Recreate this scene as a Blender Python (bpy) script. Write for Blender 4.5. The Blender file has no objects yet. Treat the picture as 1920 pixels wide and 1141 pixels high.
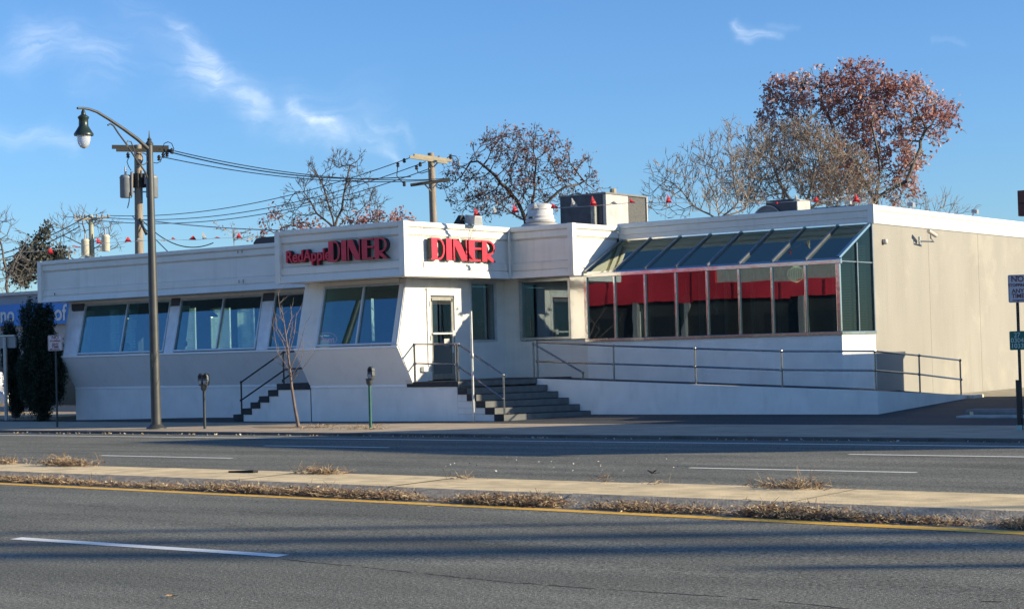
import bpy, math, random
import numpy as np
R=math.radians
SC=bpy.context.scene
# ---------------------------------------------------------------- camera
F=3300.0; PSI=R(36.5); PIT=math.atan(85.5/3300); ROL=.027; EYE=1.78
def vcross(a,b): return (a[1]*b[2]-a[2]*b[1],a[2]*b[0]-a[0]*b[2],a[0]*b[1]-a[1]*b[0])
FW=(-math.sin(PSI)*math.cos(PIT),math.cos(PSI)*math.cos(PIT),math.sin(PIT))
_r=(math.cos(PSI),math.sin(PSI),0.0); _u=vcross(_r,FW)
RT=tuple(_r[i]*math.cos(ROL)-_u[i]*math.sin(ROL) for i in range(3))
UP=tuple(_u[i]*math.cos(ROL)+_r[i]*math.sin(ROL) for i in range(3))
cd=bpy.data.cameras.new('camera'); cam=bpy.data.objects.new('camera',cd)
SC.collection.objects.link(cam); SC.camera=cam
cam.matrix_world=((RT[0],UP[0],-FW[0],0),(RT[1],UP[1],-FW[1],0),(RT[2],UP[2],-FW[2],EYE),(0,0,0,1))
from mathutils import Matrix, Vector
cam.matrix_world=Matrix(((RT[0],UP[0],-FW[0],0),(RT[1],UP[1],-FW[1],0),(RT[2],UP[2],-FW[2],EYE),(0,0,0,1)))
cd.sensor_width=36; cd.lens=F/1920*36; cd.clip_start=.1; cd.clip_end=6000
SC.render.resolution_x=1024; SC.render.resolution_y=608
# surveying helpers: where the sight line through a spot of the photograph meets a known plane
def ray(px,py):
    a=(px-960)/F; b=(570.5-py)/F
    return tuple(FW[i]+RT[i]*a+UP[i]*b for i in range(3))
def at(px,py,ax,v):
    d=ray(px,py); o=(0,0,EYE); t=(v-o[ax])/d[ax]
    return Vector(o[i]+d[i]*t for i in range(3))
def far(px,py,depth):
    d=ray(px,py); h=math.hypot(d[0],d[1]); return Vector((d[0]*depth,d[1]*depth,EYE+d[2]*depth))
# ---------------------------------------------------------------- light
SUN=Vector((1.0,.45,.335)).normalized()
SC.view_settings.view_transform='Standard'; SC.view_settings.look='None'
SC.view_settings.exposure=1.0; SC.view_settings.gamma=1
w=bpy.data.worlds.new('World'); SC.world=w; w.use_nodes=True
nt=w.node_tree; nt.nodes.clear()
def N(t,**k):
    n=nt.nodes.new(t)
    for a,b in k.items(): setattr(n,a,b)
    return n
def M(op,a,b=None,c=None,clamp=False):
    n=nt.nodes.new('ShaderNodeMath'); n.operation=op; n.use_clamp=clamp
    for i,v in enumerate((a,b,c)):
        if v is None: continue
        if isinstance(v,(int,float)): n.inputs[i].default_value=v
        else: nt.links.new(v,n.inputs[i])
    return n.outputs[0]
sky=N('ShaderNodeTexSky'); sky.sky_type='NISHITA'; sky.sun_disc=False
sky.sun_elevation=math.asin(SUN.z); sky.sun_rotation=math.atan2(SUN.x,SUN.y)
sky.altitude=20; sky.air_density=1.0; sky.dust_density=.3; sky.ozone_density=4.0
tc=N('ShaderNodeTexCoord'); sp=N('ShaderNodeSeparateXYZ'); nt.links.new(tc.outputs['Generated'],sp.inputs[0])
az=M('ARCTAN2',sp.outputs[0],sp.outputs[1]); el=M('ARCSINE',sp.outputs[2])
def azel(px,py):
    d=Vector(ray(px,py)).normalized(); return math.atan2(d.x,d.y),math.asin(d.z)
cb=N('ShaderNodeCombineXYZ'); nt.links.new(az,cb.inputs[0]); nt.links.new(el,cb.inputs[1])
# wisps of cirrus: thin soft strokes fixed in the sky, broken up by stretched noise
warp=N('ShaderNodeTexNoise'); warp.inputs['Scale'].default_value=22; warp.inputs['Detail'].default_value=5
nt.links.new(cb.outputs[0],warp.inputs['Vector'])
wm=N('ShaderNodeVectorMath',operation='MULTIPLY_ADD')
nt.links.new(warp.outputs['Color'],wm.inputs[0]); wm.inputs[1].default_value=(.06,.05,0); wm.inputs[2].default_value=(-.03,-.025,0)
wa=N('ShaderNodeVectorMath',operation='ADD'); nt.links.new(cb.outputs[0],wa.inputs[0]); nt.links.new(wm.outputs[0],wa.inputs[1])
ws=N('ShaderNodeSeparateXYZ'); nt.links.new(wa.outputs[0],ws.inputs[0])
def stroke(p,q,wd,amp):
    a=azel(*p); b=azel(*q); dx,dy=b[0]-a[0],b[1]-a[1]; L=math.hypot(dx,dy); ux,uy=dx/L,dy/L
    x=M('SUBTRACT',ws.outputs[0],a[0]); y=M('SUBTRACT',ws.outputs[1],a[1])
    t=M('DIVIDE',M('ADD',M('MULTIPLY',x,ux),M('MULTIPLY',y,uy)),L)
    tc_=M('MULTIPLY',M('ADD',t,0,clamp=True),L)
    ex=M('SUBTRACT',x,M('MULTIPLY',tc_,ux)); ey=M('SUBTRACT',y,M('MULTIPLY',tc_,uy))
    d2=M('ADD',M('MULTIPLY',ex,ex),M('MULTIPLY',ey,ey))
    return M('MULTIPLY',M('EXPONENT',M('MULTIPLY',d2,-1/(wd/F)**2)),amp)
S=[((345,50),(375,130),26,.55),((350,110),(470,185),36,.55),((460,175),(600,235),26,.34),((575,180),(600,225),16,.6),((600,225),(735,268),14,.42),
   ((690,230),(770,232),8,.3),((60,75),(190,110),38,.4),((-30,105),(60,95),30,.25),((-20,232),(120,265),24,.42),((1375,45),(1475,62),12,.6),((1400,62),(1440,78),12,.4),
   ((560,170),(700,215),40,.16),((240,20),(340,130),50,.14),((140,175),(210,170),20,.12),((1460,28),(1510,38),10,.15),((1760,90),(1800,86),8,.15)]
tot=None
for s_ in S:
    o_=stroke(*s_); tot=o_ if tot is None else M('ADD',tot,o_)
st=N('ShaderNodeMapping'); st.inputs['Rotation'].default_value=(0,0,R(28)); st.inputs['Scale'].default_value=(30,210,1)
nt.links.new(wa.outputs[0],st.inputs['Vector'])
sn=N('ShaderNodeTexNoise'); sn.inputs['Scale'].default_value=1; sn.inputs['Detail'].default_value=6; sn.inputs['Roughness'].default_value=.6
nt.links.new(st.outputs[0],sn.inputs['Vector'])
cl=M('MULTIPLY',tot,M('MULTIPLY',M('SUBTRACT',sn.outputs[0],.16,clamp=True),.9),clamp=True)
mx=N('ShaderNodeMixRGB'); nt.links.new(cl,mx.inputs[0]); mx.inputs[2].default_value=(7.6,8.2,9.0,1)
hs=N('ShaderNodeVectorMath',operation='MULTIPLY'); hs.inputs[1].default_value=(.72,.94,1.20)
nt.links.new(sky.outputs[0],hs.inputs[0]); nt.links.new(hs.outputs[0],mx.inputs[1])
bg=N('ShaderNodeBackground'); bg.inputs[1].default_value=.08; nt.links.new(mx.outputs[0],bg.inputs[0])
wo=N('ShaderNodeOutputWorld'); nt.links.new(bg.outputs[0],wo.inputs[0])
sd=bpy.data.lights.new('sun','SUN'); sd.energy=4.1; sd.angle=R(.53); sd.color=(1,.87,.62)
so=bpy.data.objects.new('sun',sd); SC.collection.objects.link(so); so.rotation_euler=SUN.to_track_quat('Z','Y').to_euler()
# ---------------------------------------------------------------- materials
MATS={}
def mat(name,col,rough=.6,metal=0,nscale=6,namt=.12,bump=0,bscale=40,spec=None,col2=None,stretch=(1,1,1),emit=None,estr=0,detail=5,trans=None):
    if name in MATS: return MATS[name]
    m=bpy.data.materials.new(name); m.use_nodes=True; t=m.node_tree; b=t.nodes['Principled BSDF']
    b.inputs['Roughness'].default_value=rough; b.inputs['Metallic'].default_value=metal
    if spec is not None: b.inputs['Specular IOR Level'].default_value=spec
    g=t.nodes.new('ShaderNodeNewGeometry'); mp=t.nodes.new('ShaderNodeMapping'); mp.inputs['Scale'].default_value=stretch
    t.links.new(g.outputs['Position'],mp.inputs[0])
    n=t.nodes.new('ShaderNodeTexNoise'); n.inputs['Scale'].default_value=nscale; n.inputs['Detail'].default_value=detail
    t.links.new(mp.outputs[0],n.inputs['Vector'])
    cr=t.nodes.new('ShaderNodeValToRGB'); cr.color_ramp.elements[0].position=.3; cr.color_ramp.elements[1].position=.7
    c2=col2 or tuple(min(1,c*(1+namt)) for c in col); c1=col if col2 else tuple(c*(1-namt) for c in col)
    cr.color_ramp.elements[0].color=(*c1,1); cr.color_ramp.elements[1].color=(*c2,1)
    t.links.new(n.outputs[0],cr.inputs[0]); t.links.new(cr.outputs[0],b.inputs['Base Color'])
    if bump:
        n2=t.nodes.new('ShaderNodeTexNoise'); n2.inputs['Scale'].default_value=bscale; n2.inputs['Detail'].default_value=3
        t.links.new(g.outputs['Position'],n2.inputs['Vector'])
        bp=t.nodes.new('ShaderNodeBump'); bp.inputs['Strength'].default_value=bump; bp.inputs['Distance'].default_value=.02
        t.links.new(n2.outputs[0],bp.inputs['Height']); t.links.new(bp.outputs[0],b.inputs['Normal'])
    if emit: b.inputs['Emission Color'].default_value=(*emit,1); b.inputs['Emission Strength'].default_value=estr
    if trans:
        tr=t.nodes.new('ShaderNodeBsdfTranslucent'); t.links.new(cr.outputs[0],tr.inputs[0])
        ms=t.nodes.new('ShaderNodeMixShader'); ms.inputs[0].default_value=trans
        t.links.new(b.outputs[0],ms.inputs[1]); t.links.new(tr.outputs[0],ms.inputs[2]); t.links.new(ms.outputs[0],t.nodes['Material Output'].inputs[0])
    MATS[name]=m; return m
def glass(name,tint,refl,rough=0.0,wav=.0,rcol=(1,1,1),rmax=1):
    m=bpy.data.materials.new(name); m.use_nodes=True; t=m.node_tree; t.nodes.clear()
    o=t.nodes.new('ShaderNodeOutputMaterial'); mix=t.nodes.new('ShaderNodeMixShader')
    a=t.nodes.new('ShaderNodeBsdfTransparent'); a.inputs[0].default_value=(*tint,1)
    g=t.nodes.new('ShaderNodeBsdfGlossy'); g.inputs['Roughness'].default_value=rough; g.inputs['Color'].default_value=(*rcol,1)
    lw=t.nodes.new('ShaderNodeLayerWeight'); lw.inputs[0].default_value=.35
    mr=t.nodes.new('ShaderNodeMapRange'); mr.inputs['To Min'].default_value=refl; mr.inputs['To Max'].default_value=rmax
    p=t.nodes.new('ShaderNodeMath'); p.operation='POWER'; p.inputs[1].default_value=2.5
    t.links.new(lw.outputs['Facing'],p.inputs[0]); t.links.new(p.outputs[0],mr.inputs[0]); t.links.new(mr.outputs[0],mix.inputs[0])
    t.links.new(a.outputs[0],mix.inputs[1]); t.links.new(g.outputs[0],mix.inputs[2]); t.links.new(mix.outputs[0],o.inputs[0])
    if wav:
        ge=t.nodes.new('ShaderNodeNewGeometry'); n=t.nodes.new('ShaderNodeTexNoise'); n.inputs['Scale'].default_value=1.3; n.inputs['Detail'].default_value=1
        t.links.new(ge.outputs['Position'],n.inputs['Vector']); bp=t.nodes.new('ShaderNodeBump'); bp.inputs['Strength'].default_value=1; bp.inputs['Distance'].default_value=wav
        t.links.new(n.outputs[0],bp.inputs['Height']); t.links.new(bp.outputs[0],g.inputs['Normal'])
    MATS[name]=m; return m
WHITE=mat('white_panel',(.78,.755,.69),.42,nscale=1.1,namt=.05,stretch=(1,1,3))
def dirty(m,c,amt,sc=(5,5,.35),lo=.52,hi=.75,stain=.0):
    t=m.node_tree; b=t.nodes['Principled BSDF']; src=b.inputs['Base Color'].links[0].from_socket
    g=[n for n in t.nodes if n.type=='NEW_GEOMETRY'][0]; mp=t.nodes.new('ShaderNodeMapping'); mp.inputs['Scale'].default_value=sc; t.links.new(g.outputs[0],mp.inputs[0])
    n=t.nodes.new('ShaderNodeTexNoise'); n.inputs['Scale'].default_value=1; n.inputs['Detail'].default_value=7; n.inputs['Roughness'].default_value=.65; t.links.new(mp.outputs[0],n.inputs['Vector'])
    r=t.nodes.new('ShaderNodeMapRange'); r.inputs['From Min'].default_value=lo; r.inputs['From Max'].default_value=hi; r.inputs['To Max'].default_value=amt; t.links.new(n.outputs[0],r.inputs[0])
    x=t.nodes.new('ShaderNodeMixRGB'); x.inputs[2].default_value=(*c,1); t.links.new(r.outputs[0],x.inputs[0]); t.links.new(src,x.inputs[1]); t.links.new(x.outputs[0],b.inputs['Base Color']); return m
WHITE2=mat('white_masonry',(.87,.855,.80),.75,nscale=1.5,namt=.07,bump=.25,bscale=60)
STUCCO=mat('beige_stucco',(.29,.275,.245),.85,nscale=.9,namt=.07,bump=.6,bscale=38,stretch=(1,1,.35))
FLARE=mat('flare_shade_lifted_white',(.92,.92,.90),.4,nscale=1.1,namt=.03)  # whiter than the other panels, to offset the shade on the flared band
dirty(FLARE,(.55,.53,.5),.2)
dirty(WHITE,(.36,.35,.32),.22); dirty(WHITE2,(.40,.38,.34),.22,sc=(3,3,.8)); dirty(WHITE2,(.18,.16,.13),.7,sc=(9,9,7),lo=.70,hi=.78); dirty(STUCCO,(.22,.20,.165),.35,sc=(2.2,2.2,.25)); dirty(STUCCO,(.40,.37,.31),.4,sc=(.5,.5,.5),lo=.5,hi=.6)
TRIM=mat('dark_joint',(.16,.16,.17),.7)
FRAME=mat('pale_window_frame',(.55,.57,.58),.35,metal=.3)
CHROME=mat('chrome',(.62,.61,.60),.12,metal=1,nscale=2,namt=.04,bump=.25,bscale=2.2)
STEEL=mat('steel_pipe',(.26,.26,.27),.25,metal=1,nscale=8)
IRON=mat('dark_rail_paint',(.05,.05,.055),.35,metal=.6)
STEPD=mat('dark_step',(.035,.037,.042),.8,nscale=9,namt=.25)
STEPL=mat('step_face_paint',(.085,.09,.09),.42,nscale=5,namt=.3,spec=1)
ROOFM=mat('grey_roof_membrane',(.20,.20,.20),.9,nscale=2,namt=.2)
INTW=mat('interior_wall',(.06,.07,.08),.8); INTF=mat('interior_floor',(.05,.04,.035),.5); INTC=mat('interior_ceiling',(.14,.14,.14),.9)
REDL=mat('red_letter_face',(.62,.016,.045),.4,nscale=4,namt=.15); LBACK=mat('letter_return',(.02,.022,.024),.5)
BLACK=mat('black_paint',(.012,.012,.013),.4); RUBBER=mat('rubber',(.015,.015,.015),.8)
GALV=mat('galvanised_metal',(.36,.37,.38),.45,metal=.7,nscale=5,namt=.15)
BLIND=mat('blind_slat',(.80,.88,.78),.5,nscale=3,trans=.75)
WOOD=mat('weathered_pole_wood',(.26,.215,.17),.9,nscale=5,namt=.3,stretch=(3,3,.3),bump=.4,bscale=20)
G_SKY=glass('blue_window_glass',(.62,.82,.78),.13,wav=.0004,rcol=(.62,.80,.92))
G_DARK=glass('smoked_green_glass',(.38,.50,.50),.20,wav=.00035,rcol=(.72,.84,.95))
G_ROOF=glass('tinted_roof_glass',(.40,.48,.42),.30,wav=.0006,rcol=(.66,.70,.58),rmax=.8)
# ---------------------------------------------------------------- mesh helpers
class MB:
    def __init__(s): s.v=[]; s.f=[]; s.m=[]; s.mi=0
    def add(s,vs,fs):
        o=len(s.v); s.v+= [tuple(p) for p in vs]; s.f+=[tuple(i+o for i in f) for f in fs]; s.m+=[s.mi]*len(fs); return s
    def hexa(s,p): # 8 points bottom ring, top ring
        return s.add(p,[(3,2,1,0),(4,5,6,7),(0,1,5,4),(1,2,6,5),(2,3,7,6),(3,0,4,7)])
    def box(s,x0,x1,y0,y1,z0,z1):
        return s.hexa([(x0,y0,z0),(x1,y0,z0),(x1,y1,z0),(x0,y1,z0),(x0,y0,z1),(x1,y0,z1),(x1,y1,z1),(x0,y1,z1)])
    def quad(s,*p): return s.add(p,[tuple(range(len(p)))])
    def slab(s,pts,th): # polygon given thickness along its normal
        p=[Vector(q) for q in pts]; n=(p[1]-p[0]).cross(p[2]-p[0]).normalized()*th; k=len(p)
        return s.add(p+[q-n for q in p],[tuple(range(k)),tuple(range(2*k-1,k-1,-1))]+[((i+1)%k,i,i+k,(i+1)%k+k) for i in range(k)])
    def bar(s,a,b,w,h=None,up=(0,0,1)):
        a=Vector(a); b=Vector(b); h=h or w; d=(b-a).normalized(); u=Vector(up)
        if abs(d.dot(u))>.99: u=Vector((0,1,0))
        x=d.cross(u).normalized()*w/2; y=x.cross(d).normalized()*h/2
        return s.hexa([a-x-y,a+x-y,a+x+y,a-x+y,b-x-y,b+x-y,b+x+y,b-x+y])
    def tube(s,pts,r,n=8,cap=True):
        pts=[Vector(p) for p in pts]; k=len(pts); rr=r if isinstance(r,(list,tuple)) else [r]*k; o=len(s.v); px=None; vs=[]
        for i,p in enumerate(pts):
            d=(pts[min(i+1,k-1)]-pts[max(i-1,0)]).normalized()
            if px is None:
                u=Vector((0,0,1)) if abs(d.z)<.9 else Vector((1,0,0)); px=d.cross(u).normalized()
            px=(px-d*px.dot(d)).normalized(); py=d.cross(px)
            for j in range(n):
                a=2*math.pi*j/n; vs.append(p+px*math.cos(a)*rr[i]+py*math.sin(a)*rr[i])
        fs=[(i*n+j,i*n+(j+1)%n,(i+1)*n+(j+1)%n,(i+1)*n+j) for i in range(k-1) for j in range(n)]
        if cap: fs+=[tuple(range(n-1,-1,-1)),tuple(range((k-1)*n,k*n))]
        return s.add(vs,fs)
    def lathe(s,c,prof,n=20,sc=(1,1)):
        c=Vector(c); vs=[(c.x+r*math.cos(2*math.pi*j/n)*sc[0],c.y+r*math.sin(2*math.pi*j/n)*sc[1],c.z+z) for r,z in prof for j in range(n)]
        k=len(prof); fs=[(i*n+j,i*n+(j+1)%n,(i+1)*n+(j+1)%n,(i+1)*n+j) for i in range(k-1) for j in range(n)]
        fs+=[tuple(range(n-1,-1,-1)),tuple(range((k-1)*n,k*n))]
        return s.add(vs,fs)
    def prism(s,poly,ax,a,b): # 2D polygon swept along axis ax from a to b (poly = the other two coordinates in order)
        def P(u,v,t): q=[u,v]; q.insert(ax,t); return tuple(q)
        k=len(poly)
        return s.add([P(u,v,a) for u,v in poly]+[P(u,v,b) for u,v in poly],[tuple(range(k-1,-1,-1)),tuple(range(k,2*k))]+[(i,(i+1)%k,(i+1)%k+k,i+k) for i in range(k)])
    def build(s,name,m,parent=None,smooth=False,bevel=0):
        me=bpy.data.meshes.new(name); me.from_pydata(s.v,[],s.f)
        for x in (m if isinstance(m,(list,tuple)) else [m]): me.materials.append(x)
        if s.mi or any(s.m): me.polygons.foreach_set('material_index',s.m)
        import bmesh
        bm=bmesh.new(); bm.from_mesh(me); bmesh.ops.recalc_face_normals(bm,faces=bm.faces) if len(s.f)<20000 else None; bm.to_mesh(me); bm.free()
        if smooth: me.polygons.foreach_set('use_smooth',[True]*len(me.polygons))
        o=bpy.data.objects.new(name,me); SC.collection.objects.link(o)
        if smooth:
            me.set_sharp_from_angle(angle=R(40))
        if bevel:
            q=o.modifiers.new('bevel','BEVEL'); q.width=bevel; q.segments=2; q.limit_method='ANGLE'
        if parent:
            o.parent=parent; o.matrix_parent_inverse=Matrix.Translation(-parent.location)
        return o
def tag(o,label=None,cat=None,group=None,kind=None):
    if label: o['label']=label
    if cat: o['category']=cat
    if group: o['group']=group
    if kind: o['kind']=kind
    return o
def thing(name,loc,label,cat,group=None):
    o=bpy.data.objects.new(name,None); SC.collection.objects.link(o); o.location=loc; o.empty_display_size=.3
    return tag(o,label,cat,group)
def struct(name,mb,m,**k): return tag(mb.build(name,m,**k),kind='structure')
def text_mb(s,size,origin,right,up,depth,extr=.0,align='CENTER',bold=0):
    """letters as a thin solid, lying in the plane of right/up at origin"""
    c=bpy.data.curves.new('t','FONT'); c.body=s; c.size=size; c.align_x=align; c.align_y='CENTER'; c.extrude=depth/2; c.offset=bold; c.resolution_u=4
    o=bpy.data.objects.new('t',c); me=bpy.data.meshes.new_from_object(o)
    right=Vector(right); up=Vector(up); n=right.cross(up); mb=MB(); o0=Vector(origin)
    mb.add([o0+right*v.co.x+up*v.co.y+n*(v.co.z+depth/2) for v in me.vertices],[tuple(p.vertices) for p in me.polygons])
    bpy.data.objects.remove(o); bpy.data.curves.remove(c); bpy.data.meshes.remove(me); return mb
rnd=random.Random(7)
# ---------------------------------------------------------------- ground, road
def smooth(t): t=max(0,min(1,t)); return t*t*(3-2*t)
def gz(x,y): # lot surface
    r=max(0,min(1,(y-34.4)/8.2))*.26
    s=smooth((x+33)/6.0)
    z=r*s
    z+=-.09*smooth((-38-x)/8)*(1 if y>34 else 0)*smooth((y-33)/2)
    return z
def asphalt(name,base,speck,light,scale=130,patch=.5):
    m=mat(name,base,.88,nscale=scale,namt=.5,detail=3,bump=.6,bscale=90,spec=.35)
    t=m.node_tree; b=t.nodes['Principled BSDF']; cr=b.inputs['Base Color'].links[0].from_node
    g=[n for n in t.nodes if n.type=='NEW_GEOMETRY'][0]
    cr.color_ramp.elements[0].color=(*[c*.30 for c in base],1); cr.color_ramp.elements[1].color=(*[c*1.8 for c in base],1)
    v=t.nodes.new('ShaderNodeTexVoronoi'); v.inputs['Scale'].default_value=30; t.links.new(g.outputs[0],v.inputs['Vector'])
    r=t.nodes.new('ShaderNodeValToRGB'); r.color_ramp.elements[0].color=(1,1,1,1); r.color_ramp.elements[1].color=(0,0,0,1)
    r.color_ramp.elements[0].position=.10; r.color_ramp.elements[1].position=.24; t.links.new(v.outputs['Distance'],r.inputs[0])
    wn=t.nodes.new('ShaderNodeSeparateColor'); t.links.new(v.outputs['Color'],wn.inputs[0])
    gt=t.nodes.new('ShaderNodeMath'); gt.operation='GREATER_THAN'; gt.inputs[1].default_value=.6; t.links.new(wn.outputs[0],gt.inputs[0])
    mu=t.nodes.new('ShaderNodeMath'); mu.operation='MULTIPLY'; t.links.new(r.outputs[0],mu.inputs[0]); t.links.new(gt.outputs[0],mu.inputs[1])
    mi=t.nodes.new('ShaderNodeMixRGB'); t.links.new(mu.outputs[0],mi.inputs[0]); t.links.new(cr.outputs[0],mi.inputs[1]); mi.inputs[2].default_value=(*speck,1)
    n=t.nodes.new('ShaderNodeTexNoise'); n.inputs['Scale'].default_value=.55; n.inputs['Detail'].default_value=6
    mp=t.nodes.new('ShaderNodeMapping'); mp.inputs['Scale'].default_value=(.35,2.2,1); t.links.new(g.outputs[0],mp.inputs[0]); t.links.new(mp.outputs[0],n.inputs['Vector'])
    mr=t.nodes.new('ShaderNodeMapRange'); mr.inputs['From Min'].default_value=.3; mr.inputs['From Max'].default_value=.7; mr.inputs['To Min'].default_value=1-light; mr.inputs['To Max'].default_value=1+light
    t.links.new(n.outputs[0],mr.inputs[0]); vm=t.nodes.new('ShaderNodeVectorMath'); vm.operation='SCALE'
    t.links.new(mi.outputs[0],vm.inputs[0]); t.links.new(mr.outputs[0],vm.inputs['Scale']); t.links.new(vm.outputs[0],b.inputs['Base Color'])
    return m
ASPH=asphalt('road_asphalt',(.150,.147,.120),(.56,.54,.45),.30,scale=36)
LOT=asphalt('lot_asphalt',(.065,.067,.068),(.15,.15,.15),.2)
CONC=mat('sidewalk_concrete',(.44,.35,.25),.9,nscale=1.2,namt=.14,bump=.3,bscale=50)
KERB=mat('kerb_concrete',(.76,.58,.32),.9,nscale=2.2,namt=.2,bump=.5,bscale=35)
KERBF=mat('mottled_kerb_face',(.27,.22,.16),.95,nscale=9,col2=(.52,.42,.29),bump=.6,bscale=40)  # darker, mottled tone for the near face of the median
PW=mat('white_road_paint',(.88,.85,.76),.7,nscale=25,namt=.1); PYL=mat('yellow_road_paint',(.82,.45,.05),.7,nscale=18,namt=.16)
X0,X1=-900,900
mb=MB(); mb.add([(-3000,-1500,-1.0),(3000,-1500,-1.0),(3000,4000,-1.0),(-3000,4000,-1.0)],[(0,1,2,3)])
struct('ground',mb,mat('dry_ground',(.20,.17,.11),.95,nscale=.3,namt=.3))
prof=[(-30,-.17),(12.3,-.17),(16.4,-.07),(23.5,-.068),(29.92,-.062)]
def roadz(y):
    for (a,za),(b,zb) in zip(prof,prof[1:]):
        if a<=y<=b: return za+(zb-za)*(y-a)/(b-a)
    return prof[0][1]
xs=[-900,-300]+list(range(-120,61,20))+[300,900]
mb=MB(); vs=[(x,y,z) for y,z in prof for x in xs]; n=len(xs)
mb.add(vs,[(i*n+j,i*n+j+1,(i+1)*n+j+1,(i+1)*n+j) for i in range(len(prof)-1) for j in range(n-1)]); struct('road',mb,ASPH)
# sidewalk slabs with joints, kerb step
mb=MB(); x=-75.0
while x<6:
    mb.box(x+.008,x+1.492,30.06,34.4,-.3,0); x+=1.5
struct('sidewalk',mb,CONC,bevel=.01)
mb=MB(); mb.box(-75,6,30.07,34.38,-.32,-.012); struct('sidewalk_joint_bed',mb,mat('joint_dirt',(.08,.07,.055),.95))
mb=MB(); x=-75.0
while x<6:
    mb.prism([(29.90,-.4),(29.915,-.012),(29.93,0),(30.052,0),(30.052,-.4)],0,x+.004,x+2.996); x+=3
struct('kerb',mb,mat('sidewalk_kerb',(.12,.11,.10),.9,nscale=3,namt=.3))
# parking lot / yard surface following the grade
mb=MB(); xs=[-120,-90,-75]+[-70+i*1.0 for i in range(72)]; ys=[34.405+i*.8 for i in range(12)]+[46,52,60,75,95]
def lotz(x,y): return gz(x,y)-.002+(0 if y<52 else .0)
mb.add([(x,y,lotz(x,y)) for y in ys for x in xs],[(i*len(xs)+j,i*len(xs)+j+1,(i+1)*len(xs)+j+1,(i+1)*len(xs)+j) for i in range(len(ys)-1) for j in range(len(xs)-1)])
struct('parking_lot',mb,LOT)
mb=MB(); mb.box(-75,-46.5,37.6,41.5,-.4,.0); struct('path',mb,mat('sandy_paving',(.42,.34,.24),.95,nscale=1.5,namt=.15,bump=.3))
mb=MB(); mb.add([(-18.85,43.35,.268),(30,43.35,.268),(30,62,.268),(-18.85,62,.268)],[(0,1,2,3)]); struct('gravel_yard',mb,mat('pale_gravel',(.36,.31,.22),.95,nscale=3,namt=.25,bump=.4))
# markings
def strip(name,x0,x1,y0,y1,m):
    mb=MB(); n=max(1,int((x1-x0)/.5)) if x1-x0<30 else int((x1-x0)/3); r=random.Random(int(x0*7+y0))
    pts=[(x0+(x1-x0)*i/n) for i in range(n+1)]
    a=[(x,y0+r.uniform(-.006,.006),roadz(y0)+.004) for x in pts]; b=[(x,y1+r.uniform(-.006,.006),roadz(y1)+.004) for x in pts]
    mb.add(a+b,[(i,i+1,i+n+2,i+n+1) for i in range(n)]); return struct(name,mb,m)
strip('edge_line',-200,60,28.72,28.86,PW)
def my(x,k=.058): return -k*(max(-45,min(4,x))+12)
mb=MB(); pts=[-120,-45]+[-44+i for i in range(48)]+[40]
mb.add([(x,16.46+my(x),roadz(16.46+my(x))+.004) for x in pts]+[(x,16.68+my(x),roadz(16.68+my(x))+.004) for x in pts],[(i,i+1,i+1+len(pts),i+len(pts)) for i in range(len(pts)-1)]); struct('yellow_line',mb,PYL)
for k in range(-3,4):
    strip('lane_marking',-16.2+k*12.2,-12.1+k*12.2,12.40,12.57,PW) if k not in(1,) else None
for a,b in ((-27.15,-23.5),(-13.75,-10.1),(-40.5,-37),(-54,-50.5)): strip('lane_marking',a,b,22.92,23.04,PW)
for a,b in ((-26.0,-22.6),(-12.75,-9.2),(-39.5,-36)): strip('lane_marking',a,b,26.28,26.41,PW)
# cracks in the asphalt
def crack(pts,w,seed,name='road_crack'):
    r=random.Random(seed); mb=MB(); P=[]
    for (a,b) in zip(pts,pts[1:]):
        n=int(math.dist(a,b)/.05)
        for i in range(n): t=i/n; P.append((a[0]+(b[0]-a[0])*t,a[1]+(b[1]-a[1])*t))
    off=0; V=[]; W=[]
    for i,(x,y) in enumerate(P):
        off=off*.94+r.uniform(-.012,.012); W.append(max(.0,w*(.4+r.random()*.9)*(0 if r.random()<.12 else 1))); V.append((x,y+off))
    vs=[];fs=[]
    for i,(x,y) in enumerate(V):
        z=roadz(y)+.0025; vs+=[(x,y-W[i]/2,z),(x,y+W[i]/2,z)]
        if i: fs.append((2*i-2,2*i,2*i+1,2*i-1))
    mb.add(vs,fs); struct(name,mb,mat('crack_shadow',(.008,.008,.008),1))
def rz(px,py,z=-.17): p=at(px,py,2,z); return (p.x,p.y)
crack([rz(532,1047),rz(760,1072),rz(900,1085),rz(1050,1098),rz(1250,1110),rz(1400,1120),rz(1520,1132),rz(1600,1141),rz(1750,1160)],.022,3)
crack([rz(-60,1004),rz(50,1007)],.015,4)
crack([rz(1840,1128),rz(1872,1129),rz(1900,1131)],.03,5)
# median
mb=MB(); x=-120.0; r=random.Random(2)
while x<40:
    L=3.0 if -46<x<6 else 3.0; d=r.uniform(-.006,.006); a,b=x+.008,x+L-.008; rowN=[]
    def sec(x_): 
        m_=my(x_); f=my(x_,.035); return [(x_,16.92+m_,roadz(16.9+m_)-.01),(x_,17.2+m_,.01+d),(x_,17.33+m_,.052+d),(x_,18.86+f,.062+d),(x_,18.90+f,.05+d),(x_,18.93+f,-.2)]
    A,B_=sec(a),sec(b)
    for k in range(5):
        mb.mi=1 if k<2 else 0
        mb.add([A[k],B_[k],B_[k+1],A[k+1]],[(0,1,2,3)])
    x+=L
mb.mi=0
S0=[-120,-45]+[-44+i for i in range(48)]+[40]; V_=[]
for x in S0: V_+=[(x,17.02+my(x),-.1),(x,17.36+my(x),.02),(x,18.84+my(x,.035),.03),(x,18.90+my(x,.035),-.1)]
mb.mi=1; mb.add(V_,[(4*i+j,4*i+4+j,4*i+5+j,4*i+1+j) for i in range(len(S0)-1) for j in range(3)])
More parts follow.
